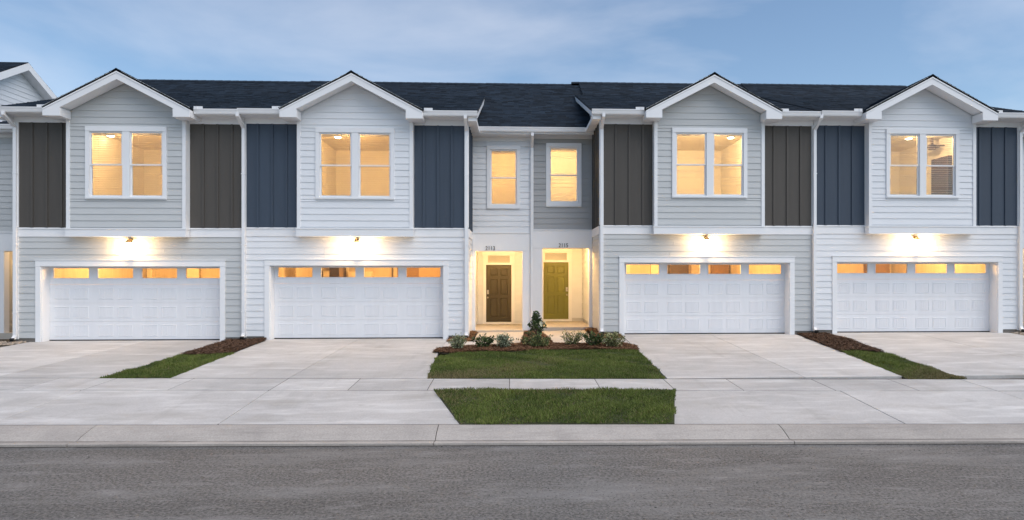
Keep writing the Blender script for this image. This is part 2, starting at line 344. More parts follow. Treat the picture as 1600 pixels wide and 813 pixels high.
def drive(label, left, right, mid, apL, apR, apmid):
    o = empty('driveway', (0, 0, 0)); tag(o, label, 'driveway', kind='structure')
    # left/right: list of (X,Y) from garage down to the sidewalk; top closed at Y=.34
    def at(pl, Y):
        for (x0, y0), (x1, y1) in zip(pl, pl[1:]):
            if y1 <= Y <= y0: return x0 + (x1 - x0) * (Y - y0) / (y1 - y0)
        return pl[-1][0]
    e = [(left, -1), (right, 1)]
    yb = lambda X: line(3, X) + .015
    for side, pl in ((0, left), (1, right)):
        pts = [(pl[0][0], .34)] + [(x, y) for x, y in pl if y < .3]
        poly = pts + [(pl[-1][0], yb(pl[-1][0])), (mid, yb(mid)), (mid, .34)]
        if side == 1: poly = poly[::-1]
        # build as strip between pl and mid so that the drape follows the slope
        mb = MB(); ys = [.34, 0.] + [-.5 * k for k in range(1, 13)]
        A = []; B = []
        for Y in ys:
            xe = at([(pl[0][0], .34)] + pl, Y); lim = yb(xe); lim2 = yb(mid)
            A.append((xe + (.006 if side == 0 else -.006), max(Y, lim), 0)); B.append((mid - (.006 if side == 0 else -.006), max(Y, lim2), 0))
        A = [(x, y, (G(x, y) if y <= 0 else zb(mid))) for x, y, _ in A]; B = [(x, y, (G(x, y) if y <= 0 else zb(mid))) for x, y, _ in B]
        n = len(ys)
        mb.v = A + B + [(x, y, z - .1) for x, y, z in A] + [(x, y, z - .1) for x, y, z in B]
        for i in range(n - 1):
            mb.f += [(i, i + 1, n + i + 1, n + i), (i, 2 * n + i, 2 * n + i + 1, i + 1), (n + i, n + i + 1, 3 * n + i + 1, 3 * n + i)]
        mb.f += [(n - 1, 3 * n - 1, 4 * n - 1, 2 * n - 1)]
        mb.build('slab', 'conc', o, fix=True)
    f1 = lambda X: line(1, X) + .004; f2 = lambda X: line(2, X) + .0
    slab([(apL[1], f1(apL[1])), (apmid, f1(apmid)), (apmid, f2(apmid)), (apL[0], f2(apL[0]))], o)
    slab([(apmid, f1(apmid)), (apR[1], f1(apR[1])), (apR[0], f2(apR[0])), (apmid, f2(apmid))], o)
    mb = MB(); xm = mid
    mb.v = [(xm - .05, line(1, xm), .15 - .03), (xm + .05, line(1, xm), .15 - .03), (xm + .05, line(2, xm), .27), (xm - .05, line(2, xm), .27),
            (xm - .05, line(3, xm), .32), (xm + .05, line(3, xm), .32), (xm + .05, .3, zb(xm) - .03), (xm - .05, .3, zb(xm) - .03)]
    mb.f = [(0, 1, 2, 3), (4, 5, 6, 7)]; mb.build('joint_bed', 'joint', o)
    return o
drive('concrete drive at the far left, before the grey unit with charcoal panels', [(-13.5, 0), (-13.6, -6)], [(-8.08, 0), (-8.1, -3.1), (-8.12, -4.6), (-8.18, -5.2), (-8.2, -6)], -10.35, (-13.8, -14.0), (-7.86, -7.86), -10.5)
drive('concrete drive left of the centre lawn with a diagonal joint', [(-6.98, 0), (-6.86, -3.4), (-6.78, -6)], [(-1.84, 0), (-1.84, -2.2), (-1.80, -3.5), (-1.72, -5), (-1.66, -6.2)], -4.43, (-7.86, -7.86), (-1.38, -.74), -4.43)
drive('concrete drive right of the centre lawn', [(3.2, 0), (3.13, -3.8), (3.06, -6.3)], [(8.4, 0), (8.1, -3.6), (7.8, -6.5)], 5.85, (2.93, 2.42), (8.8, 8.8), 5.95)
drive('concrete drive at the far right, before the white unit', [(9.3, 0), (9.1, -3.8), (8.92, -6.5)], [(14.9, 0), (15.0, -6.6)], 11.95, (8.8, 8.8), (15.2, 15.4), 11.95)

# ------------------------------------------------------------------ lawns, beds (uncountable ground cover)
def in_poly(P, poly):
    x, y = P[:, 0], P[:, 1]; ins = np.zeros(len(P), bool); n = len(poly); j = n - 1
    for i in range(n):
        xi, yi = poly[i]; xj, yj = poly[j]
        c = ((yi > y) != (yj > y)) & (x < (xj - xi) * (y - yi) / (yj - yi + 1e-12) + xi); ins ^= c; j = i
    return ins
def GV(P): return np.array([G(a, b) for a, b in P])
rng = np.random.default_rng(5)
def scatter(poly, dens):
    p = np.array(poly); lo, hi = p.min(0), p.max(0); n = int((hi - lo).prod() * dens); P = lo + rng.random((n, 2)) * (hi - lo); return P[in_poly(P, poly)]
def patch(P, sc, seed):                    # smooth value noise 0..1
    r = np.random.default_rng(seed); out_ = np.zeros(len(P))
    for k in range(7):
        a = r.random() * 6.28; fq = sc * (0.6 + 1.5 * r.random()); out_ += np.sin((P[:, 0] * math.cos(a) + P[:, 1] * math.sin(a)) * fq + r.random() * 6.28)
    return np.clip(.5 + out_ / 7.5, 0, 1)
def base_sheet(name, poly, m, dz, parent):
    mb = MB(); p = np.array(poly); lo, hi = p.min(0), p.max(0); st = .09
    ni, nj = int((hi[0] - lo[0]) / st) + 2, int((hi[1] - lo[1]) / st) + 2; idx = {}
    cells = np.array([(lo[0] + (i + .5) * st, lo[1] + (j + .5) * st) for i in range(ni) for j in range(nj)]); ins = in_poly(cells, poly)
    for q, ok in enumerate(ins):
        if not ok: continue
        i, j = divmod(q, nj); f = []
        for di, dj in ((0, 0), (1, 0), (1, 1), (0, 1)):
            kk = (i + di, j + dj)
            if kk not in idx:
                idx[kk] = len(mb.v); X, Y = lo[0] + kk[0] * st, lo[1] + kk[1] * st; mb.v.append((X, Y, G(X, Y) + dz + .008 * math.sin(3 * X + 5 * Y)))
            f.append(idx[kk])
        mb.f.append(tuple(f))
    return mb.build(name, m, parent, smooth=True)
def grow(poly, m):
    cx = sum(q[0] for q in poly) / len(poly); cy = sum(q[1] for q in poly) / len(poly)
    return [(x + math.copysign(m, x - cx), y + math.copysign(m, y - cy)) for x, y in poly]
def lawn(label, poly, dens=5200, seed=1, lift=.015):
    mb_ = MB(); q_ = grow(poly, .02); mb_.v = [(x, y, G(x, y) + lift - .018) for x, y in q_] + [(x, y, G(x, y) - .06) for x, y in q_]; k_ = len(q_)
    mb_.f = [tuple(range(k_))] + [(i, (i + 1) % k_, k_ + (i + 1) % k_, k_ + i) for i in range(k_)]; root = mb_.build('lawn', 'turf', None, fix=True); tag(root, label, 'lawn', kind='stuff')
    P = scatter(grow(poly, .035), dens); n = len(P); e_ = in_poly(P, poly) | (patch(P, 9, seed + 31) > .45); P = P[e_]; n = len(P); z = GV(P) + lift - .015 + .008 * np.sin(3 * P[:, 0] + 5 * P[:, 1])
    pt = patch(P, 2.2, seed); pt2 = patch(P, 7, seed + 9); pt3 = patch(P, 1.1, seed + 20)
    h = (.02 + .035 * rng.random(n)) * (.45 + 1.0 * pt2); a = rng.random(n) * 6.283; wd = .004 + .004 * rng.random(n)
    lean = rng.normal(0, .55, (n, 2)) * h[:, None]
    dx, dy = np.cos(a) * wd, np.sin(a) * wd
    V = np.empty((n, 3, 3)); V[:, 0] = np.c_[P[:, 0] - dx, P[:, 1] - dy, z]; V[:, 1] = np.c_[P[:, 0] + dx, P[:, 1] + dy, z]; V[:, 2] = np.c_[P[:, 0] + lean[:, 0], P[:, 1] + lean[:, 1], z + h]
    g1 = np.array([.045, .075, .015]); g2 = np.array([.16, .20, .045]); g3 = np.array([.23, .19, .09])
    t = np.clip(-.1 + .55 * pt + .35 * pt2 + .35 * rng.random(n), 0, 1)[:, None]; col = g1 * (1 - t) + g2 * t
    dry = ((rng.random(n) < .08 + .9 * np.clip(pt3 * 2 - 1.1, 0, 1)))[:, None]; col = np.where(dry, g3 * (.6 + .5 * rng.random((n, 1))), col)
    npmesh('grass', V.reshape(-1, 3), np.arange(3 * n).reshape(-1, 3), np.repeat(col, 3, 0), 'blade', root)['kind'] = 'stuff'
    return root
def straw_bed(name, label, poly, mound=None, dens=3800, lift=.02, tone=(.13, .055, .028)):
    root = base_sheet(name, grow(poly, .03), 'soil', lift - .02, None); tag(root, label, 'mulch', kind='stuff')
    P = scatter(poly, dens); n = len(P); ln = .05 + .09 * rng.random(n); a = rng.random(n) * 6.283; wd = .0025 + .0025 * rng.random(n)
    hill = .02 + .035 * patch(P, 5, 3); z = GV(P) + lift + rng.random(n) * hill
    if mound: z += mound[2] * np.exp(-((P[:, 0] - mound[0]) ** 2 + (P[:, 1] - mound[1]) ** 2) / mound[3] ** 2)
    tilt = rng.normal(0, .22, n) * ln
    cx, sx = np.cos(a), np.sin(a); V = np.empty((n, 4, 3))
    A = np.c_[P[:, 0] - cx * ln / 2, P[:, 1] - sx * ln / 2, z - tilt / 2]; B = np.c_[P[:, 0] + cx * ln / 2, P[:, 1] + sx * ln / 2, z + tilt / 2]; W = np.c_[-sx * wd, cx * wd, wd * .6]
    V[:, 0] = A - W; V[:, 1] = B - W; V[:, 2] = B + W; V[:, 3] = A + W
    t = rng.random((n, 1)); col = np.array(tone) * (.45 + 1.1 * t) + np.array([.05, .03, .015]) * (rng.random((n, 1)) > .8)
    npmesh('straw', V.reshape(-1, 3), np.arange(4 * n).reshape(-1, 4), np.repeat(col, 4, 0), 'straw', root)['kind'] = 'stuff'
    return root
f2 = lambda X: line(2, X) - .02; f1 = lambda X: line(1, X) + .02; f3 = lambda X: line(3, X) + .02
def road_grit():
    n = 16000; X = rng.uniform(-9, 9.5, n); Y = rng.uniform(-13.6, -9.4, n); Y = np.minimum(Y, -9.58 - .03 * X); sz = rng.uniform(.0025, .0065, n) * (1 + (rng.random(n) < .03) * .8)
    V = np.empty((n, 5, 3)); F = []; a = rng.random(n) * 6.28
    for k in range(4): V[:, k] = np.c_[X + sz * np.cos(a + k * 1.571) * 1.5, Y + sz * np.sin(a + k * 1.571), np.full(n, .0005)]
    V[:, 4] = np.c_[X, Y, sz * .8]; b = np.arange(n) * 5
    F = np.concatenate([np.c_[b + k, b + (k + 1) % 4, b + 4] for k in range(4)])
    t = np.where(rng.random(n) < .75, rng.uniform(.03, .08, n), rng.uniform(.2, .32, n))[:, None] * np.array([1, .95, .9])
    return tag(npmesh('road_grit', V.reshape(-1, 3), F, np.repeat(t, 5, 0), 'stone'), 'loose dark and pale grit scattered over the asphalt', 'grit', kind='stuff')
road_grit()
lawn('trapezoid of green lawn between the sidewalk and the planted bed', [(-1.63, f3(-1.6)), (3.03, f3(3)), (3.1, -3.6), (3.1, -2.75), (2.3, -2.5), (1.2, -2.4), (.2, -2.55), (-.8, -2.45), (-1.5, -2.7), (-1.79, -3.3), (-1.72, -5)], seed=2)
lawn('strip of green lawn between the sidewalk and the kerb', [(-.765, f1(-.7)), (2.43, f1(2.4)), (2.94, f2(2.9)), (-1.40, f2(-1.3))], seed=4, lift=.03)
lawn('narrow grass strip between the two left drives', [(-8.18, f3(-8.2)), (-6.81, f3(-6.8)), (-6.88, -2.3), (-7.4, -2.6), (-8.06, -2.5), (-8.1, -4.6), (-8.15, -5.1)], seed=6)
lawn('narrow grass strip between the two right drives', [(7.83, f3(7.8)), (8.92, f3(8.9)), (9.1, -3.2), (8.6, -2.9), (8.14, -3.0)], seed=8)
straw_bed('pine_straw_bed', 'brown pine straw bed of shrubs before the two front doors', [(-1.95, -2.5), (-1.5, -2.75), (-.8, -2.5), (.2, -2.6), (1.2, -2.45), (2.3, -2.55), (3.12, -2.8), (3.2, -2.2), (2.9, -1.6), (2.1, -1.7), (1.1, -1.5), (.95, .2), (.86, 1.66), (.42, 1.66), (.36, .2), (.25, -1.4), (-.6, -1.62), (-1.5, -1.75), (-1.9, -1.9)], lift=.03, tone=(.15, .078, .045))
straw_bed('pine_straw_bed', 'mulched top of the strip between the two left drives', [(-8.06, -2.6), (-7.4, -2.7), (-6.9, -2.4), (-6.98, .0), (-8.06, .0)], tone=(.095, .056, .038))
straw_bed('pine_straw_bed', 'mulched top of the strip between the two right drives', [(8.12, -3.1), (8.6, -3.0), (9.1, -3.3), (9.28, .0), (8.42, .0)], (8.9, -1.6, .06, .3), tone=(.095, .056, .038))
straw_bed('pine_straw_bed', 'straw mound in the corner left of the brown front door', [(-1.8, -.7), (-1.25, -.75), (-1.1, .3), (-1.08, 1.6), (-1.24, 1.68), (-1.24, .02), (-1.8, .02)], (-1.15, .6, .12, .5), tone=(.20, .11, .055))
straw_bed('pine_straw_bed', 'straw mound in the corner right of the olive front door', [(3.1, -.7), (2.45, -.8), (2.3, .3), (2.3, 1.6), (2.5, 1.68), (2.52, .02), (3.15, .02)], (2.4, .6, .12, .5), tone=(.20, .11, .055))
def stones(label, poly, dens):
    P = scatter(poly, dens); V = []; F = []; Cc = []; r = random.Random(3)
    for x, y in P:
        s = r.uniform(.02, .05); a = r.uniform(0, 6.3); b = len(V); tone = r.uniform(.6, 1.2); z = G(x, y)
        for k in range(6):
            t = a + k * 1.047; V.append((x + s * math.cos(t) * r.uniform(.8, 1.2), y + s * math.sin(t) * r.uniform(.8, 1.2), z)); 
        for k in range(6):
            t = a + k * 1.047; V.append((x + .6 * s * math.cos(t), y + .6 * s * math.sin(t), z + s * r.uniform(.6, 1.)))
        for k in range(6): F.append((b + k, b + (k + 1) % 6, b + 6 + (k + 1) % 6, b + 6 + k))
        F += [(b + 6, b + 7, b + 8, b + 9), (b + 6, b + 9, b + 10, b + 11)]
        Cc += [(.32 * tone, .27 * tone, .22 * tone)] * 12
    return tag(npmesh('river_stones', np.array(V), np.array(F), np.array(Cc), 'stone'), label, 'stones', kind='stuff')
stones('tan river stones under the downspout at the far left', [(-14.6, -.7), (-13.55, -.6), (-13.5, -.02), (-14.6, -.02)], 260)
stones('tan river stones under the downspout at the far right', [(14.9, -.6), (16, -.7), (16, -.02), (14.92, -.02)], 260)

# porch walks
pw = empty('walkway', (0, 0, 0)); tag(pw, 'pale concrete front walk from the brown door towards the left drive', 'walkway', kind='structure')
slab([(-1.08, -1.45), (.24, -1.4), (.38, 1.66), (-1.08, 1.66)], pw, 'porch', lift=.03)
slab([(-1.83, -1.72), (-.55, -1.6), (-1.09, -.75), (-1.83, -.72)], pw, 'conc', lift=.028)
pw = empty('walkway', (0, 0, 0)); tag(pw, 'pale concrete front walk from the olive door towards the right drive', 'walkway', kind='structure')
slab([(1.12, -1.4), (2.3, -1.45), (2.3, 1.66), (.9, 1.66)], pw, 'porch', lift=.03)
slab([(2.0, -1.66), (3.14, -1.6), (3.14, -.75), (2.31, -.78)], pw, 'conc', lift=.028)
# ------------------------------------------------------------------ townhouses
PITCH = .18
W2 = 3.16           # half width of a unit
RW = 1.90           # width of its half of the entry recess
RY = 1.70           # recess wall
PY_ = 4.30          # front door wall
def P3(orient, pos):
    if orient == 'F': return lambda a, z, o: (a, pos - o, z)
    if orient == 'S': return lambda a, z, o: (pos + o, a, z)       # faces +x
    return lambda a, z, o: (pos - o, a, z)                         # faces -x
def board(T, s, m, orient, pos, a0, a1, z0, z1, b0=None, b1=None, name='siding_board'):
    p = P3(orient, pos); b0 = a0 if b0 is None else b0; b1 = a1 if b1 is None else b1
    t0, t1, e = .022, .006, .0
    mb = MB(s); mb.hexa([p(a0, z0, e), p(a1, z0, e), p(a1, z0, t0), p(a0, z0, t0), p(b0, z1, e), p(b1, z1, e), p(b1, z1, t1), p(b0, z1, t1)])
    return mb.build(name, m, T, fix=True)
def siding(T, s, m, orient, pos, a0, a1, z0, z1, holes=(), clip=None):
    zz = z0
    while zz < z1 - .02:
        t = min(zz + PITCH, z1)
        cuts = sorted({zz, t} | {h[k] for h in holes for k in (2, 3) if zz + .004 < h[k] < t - .004})
        for lo, hi in zip(cuts, cuts[1:]):
            spans = [(a0, a1)]
            for h in holes:
                if h[2] < hi - .003 and h[3] > lo + .003:
                    ns = []
                    for u, v in spans:
                        if h[1] <= u or h[0] >= v: ns.append((u, v)); continue
                        if h[0] > u: ns.append((u, h[0]))
                        if h[1] < v: ns.append((h[1], v))
                    spans = ns
            for u, v in spans:
                if clip:
                    cu, cv = clip(lo); du, dv = clip(hi)
                    ub, vb, ut, vt = max(u, cu), min(v, cv), max(u, du), min(v, dv)
                    if vb - ub < .05: continue
                    if vt - ut < .02: ut = vt = (ut + vt) / 2
                    board(T, s, m, orient, pos, ub, vb, lo, hi, ut, vt)
                elif v - u > 3.3:
                    c = u + (v - u) * rnd.uniform(.25, .75); board(T, s, m, orient, pos, u, c - .0015, lo, hi); board(T, s, m, orient, pos, c + .0015, v, lo, hi)
                elif v - u > .02: board(T, s, m, orient, pos, u, v, lo, hi)
        zz += PITCH
def battens(T, s, m, orient, pos, a0, a1, z0, z1, off=.2, step=.4):
    p = P3(orient, pos); xs_ = [a0]; x = a0 + off
    while x < a1 - .05: xs_.append(x); x += step
    xs_.append(a1)
    for u, v in zip(xs_, xs_[1:]):
        mb = MB(s); q = [p(u + .001, z0, 0), p(v - .001, z0, 0), p(v - .001, z0, .012), p(u + .001, z0, .012)]
        mb.hexa(q + [(x_, y_, z1) for x_, y_, _ in q]).build('panel', m, T, fix=True)
    for u in xs_[1:-1]:
        mb = MB(s); q = [p(u - .032, z0, .013), p(u + .032, z0, .013), p(u + .03, z0, .042), p(u - .03, z0, .042)]
        mb.hexa(q + [(x_, y_, z1) for x_, y_, _ in q]).build('batten', m, T, fix=True)
def shingles(T, s, o, ux, vy, width, length, clip=None, name='shingles', tone=1.0, par=None):
    """joined shingle tabs on the plane o + a*ux + b*vy, b up the slope"""
    o = Vector(o); ux = Vector(ux).normalized(); vy = Vector(vy).normalized(); nn = ux.cross(vy).normalized()
    if nn.z < 0: nn = -nn
    V = []; F = []; Cc = []; ex = .145; b = 0.; r = rnd
    while b < length - .02:
        a = -r.random() * .3; e = min(ex, length - b)
        while a < width:
            w_ = r.choice((.16, .22, .3, .38)); u, v = max(a, 0), min(a + w_ - .004, width); a += w_
            if clip:
                c0, c1 = clip(b + e / 2); u, v = max(u, c0), min(v, c1)
            if v - u < .02: continue
            th = r.choice((.008, .012, .020)); dip = r.choice((0, 0, -.012)); k = len(V)
            p = lambda aa, bb, h: tuple(o + ux * aa + vy * bb + nn * h)
            V += [p(u, b + dip, 0), p(v, b + dip, 0), p(v, b + dip, th), p(u, b + dip, th), p(v, b + e + .012, .003), p(u, b + e + .012, .003)]
            F += [(k, k + 1, k + 2, k + 3), (k + 3, k + 2, k + 4, k + 5), (k, k + 3, k + 5, k + 5), (k + 1, k + 4, k + 2, k + 2)][:2]
            t = r.uniform(.6, 1.4) * tone; Cc += [(.0135 * t, .0225 * t, .036 * t)] * 6
        b += ex
    V = np.array(V); 
    if s < 0: V[:, 0] *= -1
    ob = npmesh(name, V, np.array(F), np.array(Cc), 'shingle', par or T); ob['kind'] = 'stuff'; return ob

def window(T, s, xs_, y, z0, z1, mid, outer, blinds=True, slat_skip=1., casing='trim', label=None, dark_low=False):
    """xs_: glass openings; outer: casing rectangle"""
    ox0, ox1, oz0, oz1 = outer
    c = MB(s); d0, d1 = y - .05, y + .03; e = .045     # sash frame width
    X0, X1 = xs_[0][0] - e, xs_[-1][1] + e
    c.box(ox0, ox1, d0 - .008, d1, z1 + e, oz1).box(ox0, ox1, d0 - .004, d1, oz0, z0 - e)
    c.box(ox0, X0, d0, d1, z0 - e, z1 + e).box(X1, ox1, d0, d1, z0 - e, z1 + e)
    if len(xs_) > 1: c.box(xs_[0][1] + e, xs_[1][0] - e, d0, y + .12, z0 - e, z1 + e)
    wn = c.build('window', casing, T)
    if label: wn['label'] = label
    MB(s).box(ox0 + .02, ox1 - .02, d0 - .02, d0 - .009, oz0 + .02, oz0 + .05).build('sill', casing, wn)
    for (a, b) in xs_:
        for nm, lo, hi, q in (('upper', mid - .02, z1, y - .012), ('lower', z0, mid + .02, y + .022)):
            f = MB(s); dd = .034
            lo2 = lo - (e if nm == 'lower' else 0); hi2 = hi + (e if nm == 'upper' else 0)
            f.box(a - e + .002, a, q, q + dd, lo2 + .001, hi2 - .001).box(b, b + e - .002, q, q + dd, lo2 + .001, hi2 - .001)
            if nm == 'upper': f.box(a, b, q, q + dd, hi, hi2 - .001).box(a, b, q, q + dd, lo, lo + .04)
            else: f.box(a, b, q, q + dd, lo2 + .001, lo).box(a, b, q, q + dd, hi - .04, hi)
            f.build('sash', casing, wn)
            glo, ghi = (lo + .04, hi) if nm == 'upper' else (lo, hi - .04)
            MB(s).box(a, b, q + .012, q + .018, glo, ghi).build('pane', 'glass', wn)
        if blinds:
            bl = MB(s); zz = z0 + .01
            while zz < z1 - .03:
                if rnd.random() < slat_skip: 
                    t = rnd.uniform(-.003, .003)
                    bl.hexa([(a - .02, y + .085, zz + t), (b + .02, y + .085, zz - t), (b + .02, y + .120, zz - t + .002), (a - .02, y + .120, zz + t + .002), (a - .02, y + .085, zz + t + .0055), (b + .02, y + .085, zz - t + .0055), (b + .02, y + .120, zz - t + .0075), (a - .02, y + .120, zz + t + .0075)])
                zz += .062
            bl.box(a - .02, b + .02, y + .08, y + .122, z1 - .03, z1 + .02)
            bl.box(a + .12, a + .123, y + .098, y + .1, z0, z1).box(b - .123, b - .12, y + .098, y + .1, z0, z1)
            bo = bl.build('blind', 'blind', wn); bo['kind'] = 'stuff'
    return wn
def shell(T, s, x0, x1, y0, y1, z0, z1, m, name):
    mb = MB(s); t = .02                      # five thin walls, open to the window
    mb.box(x0 - t, x1 + t, y1, y1 + t, z0 - t, z1 + t).box(x0 - t, x0, y0, y1, z0, z1).box(x1, x1 + t, y0, y1, z0, z1).box(x0 - t, x1 + t, y0, y1, z0 - t, z0).box(x0 - t, x1 + t, y0, y1, z1, z1 + t)
    return mb.build(name, m, T)
WARM = (1, .60, .25)
def garage_door(T, s):
    x0, x1, y = -2.46, 2.46, .30
    root = MB(s).box(x0 + .01, x1 - .01, y + .045, y + .06, .02, .5).box(x0 + .01, x1 - .01, y + .045, y + .06, .5, 1.55).build('garage_door', 'door_white', T)
    pw_ = 2 * x1 / 4
    for k in range(3):
        MB(s).box(x0, x1, y, y + .043, .018 + k * .53, .018 + (k + 1) * .53 - .004).build('door_section', 'door_white', root)
    f = MB(s); zt0, zt1 = 1.608, 2.14; g0, g1 = 1.79, 2.065
    f.box(x0, x1, y, y + .043, zt0, g0).box(x0, x1, y, y + .043, g1, zt1); gl = []
    xp = x0
    for k in range(4):
        c = x0 + (k + .5) * pw_; a, b = c - .49, c + .49; f.box(xp, a, y, y + .043, g0, g1); xp = b; gl.append((a, b))
    f.box(xp, x1, y, y + .043, g0, g1); f.build('door_section', 'door_white', root)
    for a, b in gl:
        MB(s).box(a, b, y + .018, y + .024, g0, g1).build('pane', 'glass', root)
        fr = MB(s); w_ = .022
        fr.box(a - w_, b + w_, y - .012, y + .001, g1, g1 + w_).box(a - w_, b + w_, y - .012, y + .001, g0 - w_, g0).box(a - w_, a, y - .012, y + .001, g0, g1).box(b, b + w_, y - .012, y + .001, g0, g1)
        fr.build('pane_frame', 'door_white', root)
        for k in range(3):
            zc = .018 + (k + .5) * .53 - .002
            for q in (-1, 1):
                xc = (a + b) / 2 + q * .265; hw, hh = .215, .165; mb = MB(s)
                # stamped frame with bead boards inside
                for (u0, u1, v0, v1) in ((xc - hw, xc + hw, zc + hh - .028, zc + hh), (xc - hw, xc + hw, zc - hh, zc - hh + .028), (xc - hw, xc - hw + .028, zc - hh + .028, zc + hh - .028), (xc + hw - .028, xc + hw, zc - hh + .028, zc + hh - .028)):
                    mb.hexa([(u0, y, v0), (u1, y, v0), (u1 - .008, y - .009, v0 + .008), (u0 + .008, y - .009, v0 + .008), (u0, y, v1), (u1, y, v1), (u1 - .008, y - .009, v1 - .008), (u0 + .008, y - .009, v1 - .008)])
                nb = 5; bw = (2 * hw - .07) / nb
                for j in range(nb):
                    u = xc - hw + .035 + j * bw; mb.box(u + .004, u + bw - .004, y - .006, y, zc - hh + .034, zc + hh - .034)
                mb.build('door_panel', 'door_white', root, fix=True)
    MB(s).box(x0, x1, y - .02, y + .04, .0, .03).build('weather_seal', 'black', root)
    root.location.z = -.05
    return root
def gutter(T, s, x0, x1, y, z0, name='gutter'):
    pr = [(y, z0), (y - .07, z0), (y - .085, z0 + .03), (y - .10, z0 + .09), (y - .115, z0 + .12), (y - .115, z0 + .14), (y - .105, z0 + .14), (y - .105, z0 + .125), (y, z0 + .125)]
    return MB(s).prism_x(pr, x0, x1).build(name, 'gutter', T, fix=True)
def downspout(T, s, x, ytop, ywall, ztop, zbot):
    pts = [(x, ytop, ztop + .02), (x, ytop, ztop - .06), (x, ywall - .045, ztop - .06 - (abs(ywall - ytop)) * .5 - .03), (x, ywall - .045, zbot + .10), (x, ywall - .075, zbot + .03), (x, ywall - .15, zbot - .02)]
    d_ = MB(s).strap(pts, .085, .06).build('downspout', 'gutter', T, fix=True)
    MB(s).strap([(x, ywall - .13, zbot - .005), (x, ywall - .175, zbot - .035)], .10, .075).build('outlet_boot', 'black', d_, fix=True)
    for zz in (zbot + .7, zbot + 2.6, zbot + 4.6):
        if zz < ztop - .6: MB(s).box(x - .055, x + .055, ywall - .08, ywall - .005, zz, zz + .025).build('strap', 'gutter', d_)
    return d_

